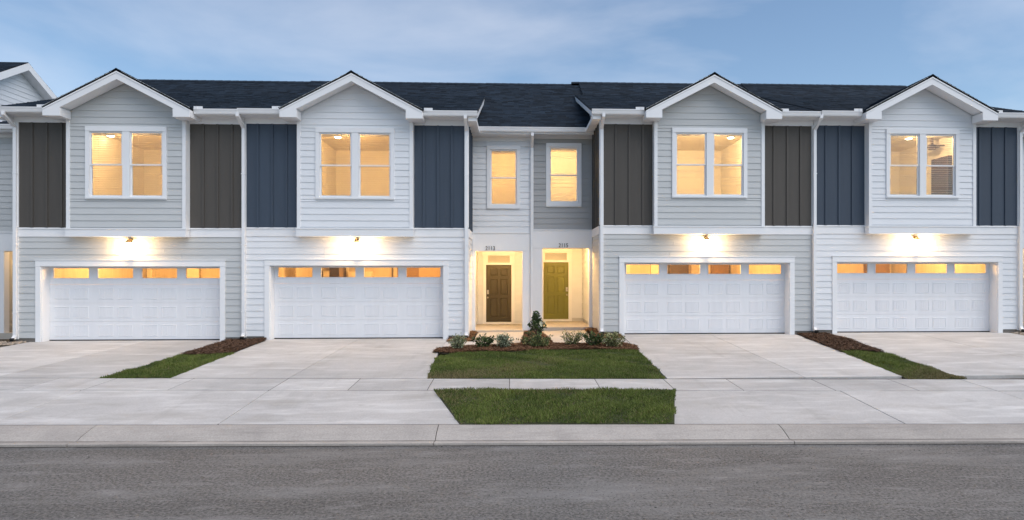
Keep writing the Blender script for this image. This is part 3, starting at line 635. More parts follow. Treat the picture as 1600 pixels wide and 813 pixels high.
ES, MS, YB = .365, .585, 6.0          # front slope, main slope, ridge Y
ZE, YE = 6.40, -.50                   # front eave
ZR, YR = 6.31, 1.20                   # recess eave
fz = lambda Y: ZE + ES * (Y - YE)
mz = lambda Y: ZR + MS * (Y - YR)
YX = (ZE - ES * YE - ZR + MS * YR) / (MS - ES)
ZRIDGE = mz(YB)
def townhouse(cx, base, s, label, sid, bat, rec, door, end=False, boundary_spout=False, center_spout=False, door_x=(3.51, 4.41), number=None, rdz=0., RW=RW, dl=0., blinds=1., room_col=(1, .60, .24), room_p=127, garage_p=236, lit=True, hand=1):
    T = empty('townhouse', (cx, 0, base)); tag(T, label, 'townhouse', 'townhouses in the row')
    rx0, rx1 = W2, W2 + RW
    # ---- structural walls behind the cladding
    wl = MB(s)
    wl.box(-W2, -2.46, 0, .34, .05, 3.16).box(2.46, W2 - .001, 0, .34, .05, 3.16).box(-2.46, 2.46, 0, .34, 2.07, 3.16)
    wl.box(-W2, -1.56, 0, .15, 3.16, 6.5).box(1.56, W2 - .001, 0, .15, 3.16, 6.5)
    bx0, bx1, by = -1.60, 1.60, -.22
    wl.box(bx0, -1.0, by, by + .12, 2.93, 6.3).box(1.0, bx1, by, by + .12, 2.93, 6.3).box(-1.0, 1.0, by, by + .12, 2.93, 4.0).box(-1.0, 1.0, by, by + .12, 5.83, 6.3)
    wl.prism_y([(bx0, 6.3), (bx1, 6.3), (bx1, 6.36), (0, 7.30), (bx0, 6.36)], by, by + .12)
    wl.box(bx0, bx0 + .1, by + .12, 0, 2.93, 6.3).box(bx1 - .1, bx1, by + .12, 0, 2.93, 6.3)
    wl.box(bx0 + .1, bx1 - .1, by + .12, 0, 2.93, 3.1)
    wl.prism_x([(.34, .05), (6, .05), (12, .05), (12, mz(0) - .4), (YB, ZRIDGE - .12), (YX, fz(YX) - .1), (.15, fz(.15) - .1), (.15, 3.2), (.34, 3.2)], W2 - .12, W2)
    wl.box(-W2, W2 - .13, 11.9, 12, .05, 5.6)
    wl.build('wall', sid, T, fix=True)
    for a_, b_, c_, d_ in ((-W2, -2.5, .004, .3), (2.5, W2 - .003, .004, .3), (W2 - .13, W2 - .003, .302, RY)): MB(s).box(a_, b_, c_, d_, -.40, .048).build('foundation', 'found', T)
    # ---- lower siding
    go = 2.6
    siding(T, s, sid, 'F', 0, -W2 + .05, W2 - .1, .06, 2.90, [(-go + .01, go - .01, -1, 2.22)])
    # ---- trim
    MB(s).box(-W2 + .002, W2 - .002, -.03, 0, 2.90, 3.12).build('band_board', 'trim', T)
    MB(s).hexa([(-W2 + .002, -.055, 3.12), (W2 - .002, -.055, 3.12), (W2 - .002, 0, 3.12), (-W2 + .002, 0, 3.12), (-W2 + .002, -.05, 3.135), (W2 - .002, -.05, 3.135), (W2 - .002, 0, 3.16), (-W2 + .002, 0, 3.16)]).build('band_cap', 'trim', T)
    for a, b in ((-go, -2.46), (2.46, go)): MB(s).box(a, b, -.04, -.0, -.05, 2.07).build('door_casing', 'trim', T)
    MB(s).box(-go, go, -.045, -.0, 2.072, 2.23).build('door_casing', 'trim', T)
    MB(s).box(-go - .02, go + .02, -.06, -.0, 2.232, 2.25).build('drip_cap', 'trim', T)
    for a, b in ((-2.459, -2.44), (2.44, 2.459)): MB(s).box(a, b, .003, .298, -.05, 2.05).build('door_jamb', 'trim', T)
    MB(s).box(-2.458, 2.458, .003, .298, 2.052, 2.069).build('door_jamb', 'trim', T)
    MB(s).box(W2 - .1, W2 + .024, -.03, .0, .03, 2.895).build('corner_board', 'trim', T)
    MB(s).box(W2 + .001, W2 + .024, .001, .09, .03, 2.895).build('corner_board', 'trim', T)
    MB(s).box(W2 - .1, W2 + .026, -.045, -.0, 3.165, 6.1).build('corner_board', 'trim', T)
    if boundary_spout: MB(s).box(-W2 - .05, -W2 + .05, -.045, -.0, 3.165, 6.1).build('corner_board', 'trim', T); MB(s).box(-W2 - .05, -W2 + .05, -.032, -.0, .03, 2.895).build('corner_board', 'trim', T)
    # ---- batten fields
    battens(T, s, bat, 'F', 0, -W2 + .05, bx0, 3.16, 6.10, .32, .40); battens(T, s, bat, 'F', 0, bx1, W2 - .1, 3.16, 6.10, .3, .40)
    # ---- bay
    o_ = (-1.10, 1.10, 3.93, 5.96)
    siding(T, s, sid, 'F', by, bx0 + .07, bx1 - .07, 3.16, 7.12, [(o_[0] + .01, o_[1] - .01, o_[2] + .01, o_[3] - .01)], clip=lambda z: (-(7.155 - z) / .53, (7.155 - z) / .53) if z > 6.25 else (-9, 9))
    for a, b in ((bx0 - .02, bx0 + .075), (bx1 - .075, bx1 + .02)): MB(s).box(a, b, by - .035, by, 3.13, 6.3).build('corner_board', 'trim', T)
    for a, b in ((bx0 - .02, bx0), (bx1, bx1 + .02)): MB(s).box(a, b, by + .001, -.013, 3.13, 6.3).build('corner_board', 'trim', T)
    MB(s).box(bx0 - .035, bx1 + .035, by - .05, -.056, 2.89, 3.09).build('bay_skirt', 'trim', T)
    MB(s).box(bx0 - .05, bx1 + .05, by - .065, -.057, 3.092, 3.128).build('bay_cap', 'trim', T)
    wn = window(T, s, [(-.95, -.14), (.14, .95)], by, 4.05, 5.78, 4.90, o_, blinds=blinds > 0, slat_skip=blinds)
    room = shell(T, s, -1.5, 1.5, by + .125, 3.3, 3.2, 6.0, 'room', 'room')
    MB(1).lathe([(.085, 5.985), (.095, 5.999)], dl, 1.2).build('downlight', 'disc', room)
    lamp(T, (0, .12, 5.91), room_p, room_col, .04, 'room_light')
    # ---- gable roof and rakes
    tip, apex, slope = 1.95, 7.42, .53
    gz = lambda x: apex - slope * abs(x)
    yback = lambda x: YE + (gz(x) - ZE) / ES
    roof = MB(s)
    for q in (-1, 1):
        A = [(0, -.70), (q * tip, -.70), (q * tip, yback(tip) + .1), (0, yback(0) + .1)]
        roof.ring([(x, y, gz(x) - .05) for x, y in A], [(x, y, gz(x)) for x, y in A])
    # main and front planes
    xr = W2 + .30
    def plane(xa, xb, ya, yb): roof.ring([(xa, ya, fz(ya) - .06), (xb, ya, fz(ya) - .06), (xb, yb, fz(yb) - .06), (xa, yb, fz(yb) - .06)], [(xa, ya, fz(ya) - .012), (xb, ya, fz(ya) - .012), (xb, yb, fz(yb) - .012), (xa, yb, fz(yb) - .012)])
    plane(-W2, -1.86, YE, 0); plane(1.86, xr, YE, 0); plane(-W2, xr, 0, YX)
    xm = xr if end else W2
    roof.ring([(-W2, YX, mz(YX) - .06), (xm, YX, mz(YX) - .06), (xm, YB, ZRIDGE - .06), (-W2, YB, ZRIDGE - .06)], [(-W2, YX, mz(YX) - .012), (xm, YX, mz(YX) - .012), (xm, YB, ZRIDGE - .012), (-W2, YB, ZRIDGE - .012)])
    roof.ring([(-W2, YB, ZRIDGE - .06), (xm, YB, ZRIDGE - .06), (xm, 12.4, 5.4), (-W2, 12.4, 5.4)], [(-W2, YB, ZRIDGE - .012), (xm, YB, ZRIDGE - .012), (xm, 12.4, 5.45), (-W2, 12.4, 5.45)])
    if not end:
        roof.ring([(W2, YR, mz(YR) - .10 + rdz), (rx1, YR, mz(YR) - .10 + rdz), (rx1, YB, ZRIDGE - .10 + rdz), (W2, YB, ZRIDGE - .10 + rdz)], [(W2, YR, mz(YR) - .05 + rdz), (rx1, YR, mz(YR) - .05 + rdz), (rx1, YB, ZRIDGE - .05 + rdz), (W2, YB, ZRIDGE - .05 + rdz)])
        roof.ring([(W2, YB, ZRIDGE - .1 + rdz), (rx1, YB, ZRIDGE - .1 + rdz), (rx1, 12.4, 5.4), (W2, 12.4, 5.4)], [(W2, YB, ZRIDGE - .05 + rdz), (rx1, YB, ZRIDGE - .05 + rdz), (rx1, 12.4, 5.45), (W2, 12.4, 5.45)])
    else:
        roof.ring([(W2, YR, ZR - .10), (rx1 + .2, YR, ZR - .10), (rx1 + .2, 3.6, ZR + .75), (W2, 3.6, ZR + .75)], [(W2, YR, ZR - .05), (rx1 + .2, YR, ZR - .05), (rx1 + .2, 3.6, ZR + .8), (W2, 3.6, ZR + .8)])
    rf = roof.build('roof', 'deck', T, fix=True)
    v1 = Vector((0, 1, ES)); v2 = Vector((0, 1, MS)); L1 = (YX - YE) * v1.length; L2 = (YB - YX) * v2.length; L3 = (YB - YR) * v2.length
    L0 = (0 - YE + .015) * v1.length
    shingles(T, s, (-W2, YE - .015, fz(YE - .015) - .01), (1, 0, 0), v1, W2 - 1.86, L0, par=rf); shingles(T, s, (1.86, YE - .015, fz(YE - .015) - .01), (1, 0, 0), v1, xr - 1.86, L0, par=rf)
    shingles(T, s, (-W2, 0, fz(0) - .01), (1, 0, 0), v1, W2 + xr, YX * v1.length + .02, par=rf)
    shingles(T, s, (-W2, YX, mz(YX) - .01), (1, 0, 0), v2, W2 + xm, L2, par=rf)
    if not end: shingles(T, s, (W2, YR - .02, mz(YR - .02) - .048 + rdz), (1, 0, 0), v2, RW, L3, par=rf)
    else: shingles(T, s, (W2, YR - .02, ZR - .055), (1, 0, 0), (0, 1, .354), RW + .2, 2.5, par=rf)
    for q in (-1, 1):
        vv = Vector((-q, 0, slope)); Lg = tip * math.sqrt(1 + slope * slope); ln = yback(0) + .8
        k_ = 1 / math.sqrt(1 + slope * slope)
        shingles(T, s, (q * (tip + .01), -.71, gz(tip + .01) + .002), (0, 1, 0), vv, ln, Lg, clip=lambda b, k_=k_: (0, yback(tip - b * k_) + .80), par=rf)
    cap = MB(s); yy = -.71
    while yy < yback(0) - .1:
        e = .16; cap.ring([(-.13, yy, gz(.13) + .012), (0, yy, apex + .03), (.13, yy, gz(.13) + .012), (.13, yy, gz(.13) - .0), (0, yy, apex), (-.13, yy, gz(.13) - .0)], [(-.13, yy + e, gz(.13) + .006), (0, yy + e, apex + .022), (.13, yy + e, gz(.13) + .006), (.13, yy + e, gz(.13) - .006), (0, yy + e, apex - .006), (-.13, yy + e, gz(.13) - .006)]); yy += e - .004
    cap.c = [(.0135, .0225, .036)] * len(cap.v); cap.build('ridge_cap', 'shingle', rf, fix=True)
    cap = MB(s); x = -W2; xe = xm if end else rx1
    while x < xe:
        e = min(.3, xe - x); zr = ZRIDGE if x < W2 else ZRIDGE - .04 + rdz
        cap.ring([(x, YB - .16, zr - .075), (x, YB, zr + .03), (x, YB + .16, zr - .075), (x, YB, zr - .02)], [(x + e, YB - .16, zr - .082), (x + e, YB, zr + .022), (x + e, YB + .16, zr - .082), (x + e, YB, zr - .03)]); x += .3
    cap.c = [(.0135, .0225, .036)] * len(cap.v); cap.build('ridge_cap', 'shingle', rf, fix=True)
    H = .25
    for q in (-1, 1):
        MB(s).prism_y([(q * tip, gz(tip) - .005), (0, apex - .005), (0, apex - H - .02), (q * (tip - .0), gz(tip) - H)], -.685, -.655).build('rake_board', 'trim', T, fix=True)
        MB(s).prism_y([(q * tip, gz(tip) + .012), (0, apex + .012), (0, apex - .09), (q * tip, gz(tip) - .085)], -.70, -.686).build('rake_trim', 'trim', T, fix=True)
        MB(s).ring([(q * tip, -.654, gz(tip) - H + .03), (0, -.654, apex - H + .03), (0, by - .02, apex - H + .03), (q * tip, by - .02, gz(tip) - H + .03)], [(q * tip, -.654, gz(tip) - .052), (0, -.654, apex - .052), (0, by - .02, apex - .052), (q * tip, by - .02, gz(tip) - .052)]).build('gable_soffit', 'trim', T, fix=True)
        MB(s).box(q * (tip - .002), q * 1.49, -.688, by - .036, 6.14, 6.36).build('eave_return', 'trim', T)
        MB(s).ring([(q * (tip - .03), by, 6.15), (q * (tip - .03), YE + .15, 6.15), (q * 1.63, YE + .15, 6.15), (q * 1.63, by, 6.15)], [(q * (tip - .03), by, 6.36), (q * (tip - .03), YE + .15, 6.36), (q * 1.63, YE + .15, 6.36), (q * 1.63, by, 6.36)])
        # side closure of the gable overhang back to the wall
        MB(s).box(q * 1.622, q * (tip - .004), by - .034, -.001, 6.16, 6.38).build('eave_return', 'trim', T)
    # ---- front eaves
    for a, b in ((-W2 + .001, -tip), (tip, xr - .03)):
        MB(s).box(a, b, -.40, -.001, 6.262, 6.28).build('soffit', 'trim', T)
        MB(s).box(a, b, -.42, -.401, 6.255, 6.41).build('fascia', 'trim', T)
        gutter(T, s, a, b + (.03 if b > 2 else -.012), -.421, 6.27)
    MB(s).box(-W2 + .001, -1.622, -.03, -.0, 6.102, 6.261).build('frieze_board', 'trim', T); MB(s).box(1.622, W2 + .026, -.03, -.0, 6.102, 6.261).build('frieze_board', 'trim', T)
    for q in (-1, 1):
        MB(s).box(q * (tip + .02), q * (tip + .26), -.53, -.515, 6.40, 6.475).box(q * (tip + .02), q * (tip + .035), -.515, -.44, 6.40, 6.475).box(q * (tip + .03), q * (tip + .12), -.545, -.531, 6.385, 6.47).build('splash_guard', 'gutter', T)
    # return box and rake at the recess side
    MB(s).box(W2 + .03, xr - .03, -.41, RY - .5, 6.15, 6.258).build('eave_return', 'trim', T)
    MB(s).ring([(xr - .03, YE + .05, fz(YE + .05) - .2), (xr - .002, YE + .05, fz(YE + .05) - .2), (xr - .002, YX, fz(YX) - .2), (xr - .03, YX, fz(YX) - .2)], [(xr - .03, YE + .05, fz(YE + .05) - .015), (xr - .002, YE + .05, fz(YE + .05) - .015), (xr - .002, YX, fz(YX) - .015), (xr - .03, YX, fz(YX) - .015)]).build('rake_board', 'gutter', T, fix=True)
    MB(s).ring([(W2 + .02, -.4, fz(-.4) - .2), (xr - .031, -.4, fz(-.4) - .2), (xr - .031, YX, fz(YX) - .2), (W2 + .02, YX, fz(YX) - .2)], [(W2 + .02, -.4, fz(-.4) - .18), (xr - .031, -.4, fz(-.4) - .18), (xr - .031, YX, fz(YX) - .18), (W2 + .02, YX, fz(YX) - .18)]).build('rake_soffit', 'trim', T, fix=True)
    downspout(T, s, W2 - .04, -.49, -.03, 6.27, .05)
    if boundary_spout: downspout(T, s, -W2, -.49, -.045, 6.27, .05)
    # ---- side wall of the projection (faces the recess)
    siding(T, s, sid, 'S', W2, .10, RY - .01, .06, 2.90)
    MB(s).box(W2 + .001, W2 + .03, .001, RY - .002, 2.90, 3.14).build('band_board', 'trim', T)
    battens(T, s, bat, 'S', W2, .03, RY - .002, 3.15, 6.14, .25, .40)
    # ---- recess: upper wall with window
    ow = (rx0 + .48, rx0 + 1.53, 3.88, 5.88) if not hand < 0 else (rx0 + .36, rx0 + 1.48, 3.86, 5.88)
    if end: ow = (rx0 + .78, rx0 + 1.83, 3.88, 5.88)
    gl = [(ow[0] + .15, ow[1] - .15)]
    rw = MB(s)
    if end: rw.box(rx0, rx1 - .001, RY, RY + .14, 2.55, 6.3)
    else: rw.box(rx0, gl[0][0] - .05, RY, RY + .14, 2.55, 6.3).box(gl[0][1] + .05, rx1 - .001, RY, RY + .14, 2.55, 6.3).box(gl[0][0] - .05, gl[0][1] + .05, RY, RY + .14, 2.55, 4.0).box(gl[0][0] - .05, gl[0][1] + .05, RY, RY + .14, 5.76, 6.3)
    oa, ob = rx0 + .11, rx0 + 1.60
    rw.box(rx0, oa, RY, RY + .14, .0, 2.55).box(ob, rx1 - .001, RY, RY + .14, .0, 2.55)
    if not end: rw.box(rx0, rx1 - .001, RY + .14, RY + .2, 6.2, 6.4)
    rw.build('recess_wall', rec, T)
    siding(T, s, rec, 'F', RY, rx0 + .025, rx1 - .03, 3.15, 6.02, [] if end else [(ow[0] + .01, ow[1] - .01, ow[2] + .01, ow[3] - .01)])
    wn2 = None if end else window(T, s, gl, RY, 4.05, 5.72, 4.87, ow, blinds=True, slat_skip=.95 if hand > 0 else .5)
    if not end: shell(T, s, rx0 + .15, rx1 - .15, RY + .145, 4.2, 3.2, 6.1, 'room', 'room')
    if not end: lamp(T, (s * (rx0 + .95), 2.6, 5.98), room_p * .42, room_col, .12, 'room_light')
    MB(s).box(rx0 + .024, rx1 - .03, RY - .028, RY, 2.56, 3.11).build('entry_header', 'trim', T)
    MB(s).box(rx0 + .024, rx1 - .03, RY - .045, RY, 3.112, 3.148).build('band_cap', 'trim', T)
    MB(s).box(rx0 + .001, oa + .0, RY - .026, RY, .02, 2.555).build('entry_post', 'trim', T); MB(s).box(ob, rx1 - .002, RY - .026, RY, .02, 2.555).build('entry_post', 'trim', T)
    for a_ in (oa - .02, ob - .004): MB(s).box(a_, a_ + .024, RY + .002, RY + .18, .03, 2.54).build('entry_jamb', 'trim', T)
    MB(s).box(rx0 + .02, rx1 - .001, RY - .03, RY, 6.022, 6.15).build('frieze_board', 'trim', T)
    MB(s).box(rx0 + .02, rx1 - .001, YR + .06, RY - .001, 6.152, 6.17).build('soffit', 'trim', T); MB(s).box(rx0 + .02, rx1 - .001, YR + .04, YR + .06, 6.12 + rdz, 6.30 + rdz).build('fascia', 'trim', T)
    gutter(T, s, rx0 + .03, rx1 - .001, YR + .039, 6.17 + rdz)
    if center_spout: downspout(T, s, rx1 + .0, YR - .02, RY - .028, 6.17, .12); MB(s).box(rx1 - .05, rx1 + .05, RY - .05, RY - .03, 3.15, 6.02).build('corner_board', 'trim', T)
    # ---- porch
    fl = MB(s).box(rx0, rx1 - .002, RY - .04, PY_ + .1, -.25, .055).build('porch_floor', 'porch', T)
    dx0, dx1 = door_x; dz0, dz1 = .13, 2.16; cw = .12
    pb = MB(s)
    pb.box(rx0, dx0 - .02, PY_, PY_ + .12, .05, 2.72).box(dx1 + .02, rx1 - .002, PY_, PY_ + .12, .05, 2.72).box(dx0 - .02, dx1 + .02, PY_, PY_ + .12, 2.5, 2.72).box(dx0 - .02, dx1 + .02, PY_, PY_ + .12, 2.16, 2.24).box(dx0 - .02, dx1 + .02, PY_, PY_ + .12, .05, .13)
    pb.box(rx0, rx0 + .03, RY + .2, PY_, .05, 2.72).box(rx1 - .07, rx1 - .002, RY + .14, PY_, .05, 2.72)
    pb.build('porch_wall', sid, T)
    MB(s).box(rx0, rx1 - .002, RY + .14, PY_, 2.70, 2.74).build('porch_ceiling', 'trim', T)
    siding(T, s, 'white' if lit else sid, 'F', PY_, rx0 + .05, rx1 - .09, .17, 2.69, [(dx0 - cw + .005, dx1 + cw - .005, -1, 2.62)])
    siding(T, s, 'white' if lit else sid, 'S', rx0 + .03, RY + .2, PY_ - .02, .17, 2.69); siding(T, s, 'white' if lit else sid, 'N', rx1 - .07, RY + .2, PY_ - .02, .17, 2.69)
    for a, b, zz0, zz1 in ((dx0 - cw, dx0, .06, 2.5), (dx1, dx1 + cw, .06, 2.5), (dx0 - cw - .02, dx1 + cw + .02, 2.502, 2.64), (dx0, dx1, 2.165, 2.235)):
        MB(s).box(a, b, PY_ - .05, PY_, zz0, zz1).build('door_casing', 'trim', T)
    MB(s).box(dx0, dx1, PY_ - .09, PY_, .06, .125).build('threshold', 'trim', T)
    dr = MB(s).box(dx0, dx1, PY_ - .01, PY_ + .035, dz0, dz1).build('front_door', door, T)
    wd = dx1 - dx0; pz = [(.18, .85), (.97, 1.52), (1.64, 1.90)]
    for zz0, zz1 in pz:
        for q in (0, 1):
            a = dx0 + (.14 if q == 0 else wd / 2 + .05); b = a + wd / 2 - .19; mb = MB(s); y_ = PY_ - .01; zz0_, zz1_ = dz0 + zz0, dz0 + zz1
            for (u0, u1, v0, v1) in ((a, b, zz1_ - .03, zz1_), (a, b, zz0_, zz0_ + .03), (a, a + .03, zz0_ + .03, zz1_ - .03), (b - .03, b, zz0_ + .03, zz1_ - .03)):
                mb.hexa([(u0, y_, v0), (u1, y_, v0), (u1 - .01, y_ - .012, v0 + .01), (u0 + .01, y_ - .012, v0 + .01), (u0, y_, v1), (u1, y_, v1), (u1 - .01, y_ - .012, v1 - .01), (u0 + .01, y_ - .012, v1 - .01)])
            mb.box(a + .05, b - .05, y_ - .008, y_, zz0_ + .05, zz1_ - .05); mb.build('door_panel', door, dr, fix=True)
    hx = dx0 + .06
    MB(s).lathe([(.03, 0), (.03, .012), (.012, .02), (.012, .05), (.028, .06), (.03, .085), (.018, .1)], 0, 0)
    for nm, zz, r_ in (('deadbolt', 1.18, .03), ('door_knob', 1.0, .032)):
        k_ = MB(s); k_.tube([(hx, PY_ - .01, zz), (hx, PY_ - .035, zz), (hx, PY_ - .05, zz), (hx, PY_ - .08, zz)] if nm == 'door_knob' else [(hx, PY_ - .01, zz), (hx, PY_ - .03, zz)], [r_, .014, r_, r_ * .7] if nm == 'door_knob' else r_, 12); k_.build(nm, 'brass', dr, True, True)
    MB(s).box(hx - .035, hx + .035, PY_ - .018, PY_ - .011, 1.12, 1.27).build('lock_plate', 'brass', dr)
    tp = MB(s).box(dx0 + .06, dx1 - .06, PY_ + .0, PY_ + .008, 2.25, 2.49).build('transom_pane', 'glass', T)
    for a_ in (dx0, dx1 - .06): MB(s).box(a_, a_ + .06, PY_ - .03, PY_ + .02, 2.236, 2.5).build('transom_frame', 'trim', T)
    shell(T, s, dx0 - .2, dx1 + .2, PY_ + .13, PY_ + 2.2, .1, 2.7, 'room', 'hallway')
    if lit:
        lamp(T, (s * (dx0 + dx1) / 2, PY_ + 1.3, 1.5), 26, (1, .66, .32), .08, 'hall_light')
        cl = MB(s).lathe([(.10, 2.685), (.13, 2.69), (.13, 2.698)], (oa + ob) / 2, 2.02).build('ceiling_light', 'disc', T, True)
        lamp(T, (s * (oa + ob) / 2, 2.02, 2.63), 98, (1, .56, .18), .05, 'porch_or_fill_light')
    else: lamp(T, (s * (oa + ob) / 2, 2.9, 2.5), 20, (1, .60, .25), .09, 'porch_or_fill_light')  # end porches: fill lamp without a fixture, added to lighten the dark opening
    # ---- garage
    garage_door(T, s)
    gr = shell(T, s, -2.6, 2.6, .42, 5.6, .0, 2.62, 'garage_in', 'garage_interior')
    xq = -2.5
    while xq < 2.4:
        w_ = rnd.uniform(.25, .9)
        if rnd.random() < .65: MB(s).box(xq, min(xq + w_, 2.55), 5.58 - rnd.uniform(.02, .3), 5.595, .02, rnd.uniform(1.9, 2.55)).build('wall_panel', rnd.choice(('tan1', 'tan2', 'tan2', 'tan3')), gr)
        xq += w_ + .01
    for q in (-2.35, 2.35): MB(s).box(q - .03, q + .03, .45, 3.2, 2.2, 2.25).build('door_track', 'gutter', gr)
    lamp(T, (s * .5, 2.4, 2.3), garage_p, (1, .55, .19), .1, 'garage_light')
    if number:
        for i, ch in enumerate(number[0]):
            cu = bpy.data.curves.new('digit', 'FONT'); cu.body = ch; cu.size = .18; cu.extrude = .008; cu.align_x = 'CENTER'
            t_ = bpy.data.objects.new('digit_tmp', cu); C.objects.link(t_); bpy.context.view_layer.update()
            me = bpy.data.meshes.new_from_object(t_.evaluated_get(bpy.context.evaluated_depsgraph_get())); bpy.data.objects.remove(t_)
            me.materials.clear(); me.materials.append(M['bronze'])
            o = bpy.data.objects.new('house_number_digit', me); C.objects.link(o); o.parent = T; o.rotation_euler = (R(90), 0, 0); o.scale = (.85, 1, 1)
            o.location = (number[1] - cx + i * .078, RY - .036, 2.585)
    return T, wn, room

def wall_light(X, base, label):
    o = empty('wall_light', (X, -.02, base + 2.60)); tag(o, label, 'wall light', 'lit wall lanterns above the garage doors')
    MB().box(-.045, .045, -.022, -.002, .15, .25).build('backplate', 'lampmetal', o)
    MB().tube([(0, -.02, .2), (0, -.07, .235), (0, -.13, .23), (0, -.15, .19)], .011, 8).build('arm', 'lampmetal', o, True)
    MB().lathe([(.02, .2), (.035, .185), (.1, .14), (.112, .122)], 0, -.15, 16).build('cap', 'lampmetal', o, True)
    MB().lathe([(.085, -.115), (.108, .0), (.1, .12)], 0, -.15, 16).build('glass_shade', 'lampglass', o, True)
    MB().lathe([(.03, -.15), (.075, -.13), (.075, -.116)], 0, -.15, 16).build('base_plate', 'lampmetal', o, True)
    MB().lathe([(.012, .09), (.022, .06), (.04, .0), (.036, -.045), (.012, -.07)], 0, -.15, 12).build('bulb', 'bulb', o, True)
    for a in range(4):
        t = a * math.pi / 2 + .785; MB().tube([(.08 * math.cos(t), -.15 + .08 * math.sin(t), -.12), (.094 * math.cos(t), -.15 + .094 * math.sin(t), .125)], .0025, 5).build('cage_bar', 'lampmetal', o)
    lamp(o, (0, -.17, -.01), 72, (1, .60, .26), .10, 'lantern_light')
CX = [-10.73, -4.43, 5.72, 12.06]; BZ = [.575, .60, .695, .72]
townhouse(CX[0], BZ[0], -1, 'grey sided townhouse at the far left with charcoal board panels', 'grey', 'brown', 'grey', 'door_brown', end=True, blinds=1., dl=-1.3, room_col=(1, .61, .26), lit=False, door_x=(3.98, 4.86), garage_p=266)
T2, w2, r2 = townhouse(CX[1], BZ[1], 1, 'white sided townhouse with slate blue panels and dark brown door', 'white', 'blue', 'white', 'door_brown', boundary_spout=True, center_spout=True, number=('2113', -.80), rdz=.047, dl=-.87, blinds=1., garage_p=297)
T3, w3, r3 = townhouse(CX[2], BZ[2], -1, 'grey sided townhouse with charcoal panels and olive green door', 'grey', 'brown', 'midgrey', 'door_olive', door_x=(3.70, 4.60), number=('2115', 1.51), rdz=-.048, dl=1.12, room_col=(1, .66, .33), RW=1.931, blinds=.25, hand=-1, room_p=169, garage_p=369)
T4, w4, r4 = townhouse(CX[3], BZ[3], 1, 'white sided townhouse at the far right with slate blue panels', 'white', 'blue', 'white', 'door_brown', end=True, boundary_spout=True, blinds=.75, dl=.5, room_col=(1, .66, .33), lit=False, hand=-1, room_p=117, garage_p=266)
# things seen inside: dark wardrobe and ceiling fan in the far right bedroom, appliances in the garages
MB().box(1.30, 1.48, .5, 1.3, 3.25, 5.35).build('bedroom_wardrobe', 'fan', r4)
fan = MB().lathe([(.10, 5.62), (.12, 5.68), (.12, 5.76), (.04, 5.8), (.04, 6.1)], 1.12, 1.0, 14)
for k in range(5):
    a = k * 1.2566 + .5; c, s_ = math.cos(a), math.sin(a)
    fan.hexa([(1.12 + .1 * c - .06 * s_, 1.0 + .1 * s_ + .06 * c, 5.70), (1.12 + .34 * c - .075 * s_, 1.0 + .34 * s_ + .075 * c, 5.70), (1.12 + .34 * c + .075 * s_, 1.0 + .34 * s_ - .075 * c, 5.72), (1.12 + .1 * c + .06 * s_, 1.0 + .1 * s_ - .06 * c, 5.72)] + [(1.12 + .1 * c - .06 * s_, 1.0 + .1 * s_ + .06 * c, 5.71), (1.12 + .34 * c - .075 * s_, 1.0 + .34 * s_ + .075 * c, 5.71), (1.12 + .34 * c + .075 * s_, 1.0 + .34 * s_ - .075 * c, 5.73), (1.12 + .1 * c + .06 * s_, 1.0 + .1 * s_ - .06 * c, 5.73)])
fan.build('ceiling_fan', 'fan', r4, fix=True)
MB().box(-1.35, -1.05, 2.0, 2.5, .0, 2.5).build('water_heater', 'fan', T2, fix=True)
MB().box(-1.85, -1.70, 4.9, 5.4, .0, 2.15).box(-.05, .0, 5.5, 5.58, 0, 2.6).build('shelf_post', 'fan', T2)
MB(-1).box(-.9, -.2, 5.2, 5.58, 0, 2.25).box(1.6, 1.75, 4.8, 5.2, 0, 2.3).build('entry_door', 'fan', T3)
for i, l in enumerate(('lit lantern over the garage of the leftmost grey house', 'lit lantern over the garage just left of the brown front door', 'lit lantern over the garage just right of the olive front door', 'lit lantern over the garage of the rightmost white house')):
    wall_light(CX[i] + (0, 0, -.05, -.1)[i], BZ[i], l)

# ------------------------------------------------------------------ neighbouring building beyond the left end
NB = empty('neighbouring_house', (-18.3, 6.0, .3)); tag(NB, 'white sided end gable with dark roof rising behind the far left', 'house')
apx, sl_ = 9.72, .58
MB().prism_x([(-6, -.3), (6, -.3), (6, apx - 6 * sl_), (0, apx), (-6, apx - 6 * sl_)], -12, -.001).build('wall', 'white', NB, fix=True)
siding(NB, 1, 'white', 'S', 0, -5.95, 5.95, .12, apx - .02, clip=lambda z: (-max(0., min(5.95, (apx - z) / sl_)), max(0., min(5.95, (apx - z) / sl_))))
ro = MB()
for q in (-1, 1): ro.ring([(-12.2, 0, apx + .12), (.36, 0, apx + .12), (.36, q * 6.5, apx + .12 - 6.5 * sl_), (-12.2, q * 6.5, apx + .12 - 6.5 * sl_)], [(-12.2, 0, apx + .26), (.36, 0, apx + .26), (.36, q * 6.5, apx + .26 - 6.5 * sl_), (-12.2, q * 6.5, apx + .26 - 6.5 * sl_)])
nr = ro.build('roof', 'deck', NB, fix=True)
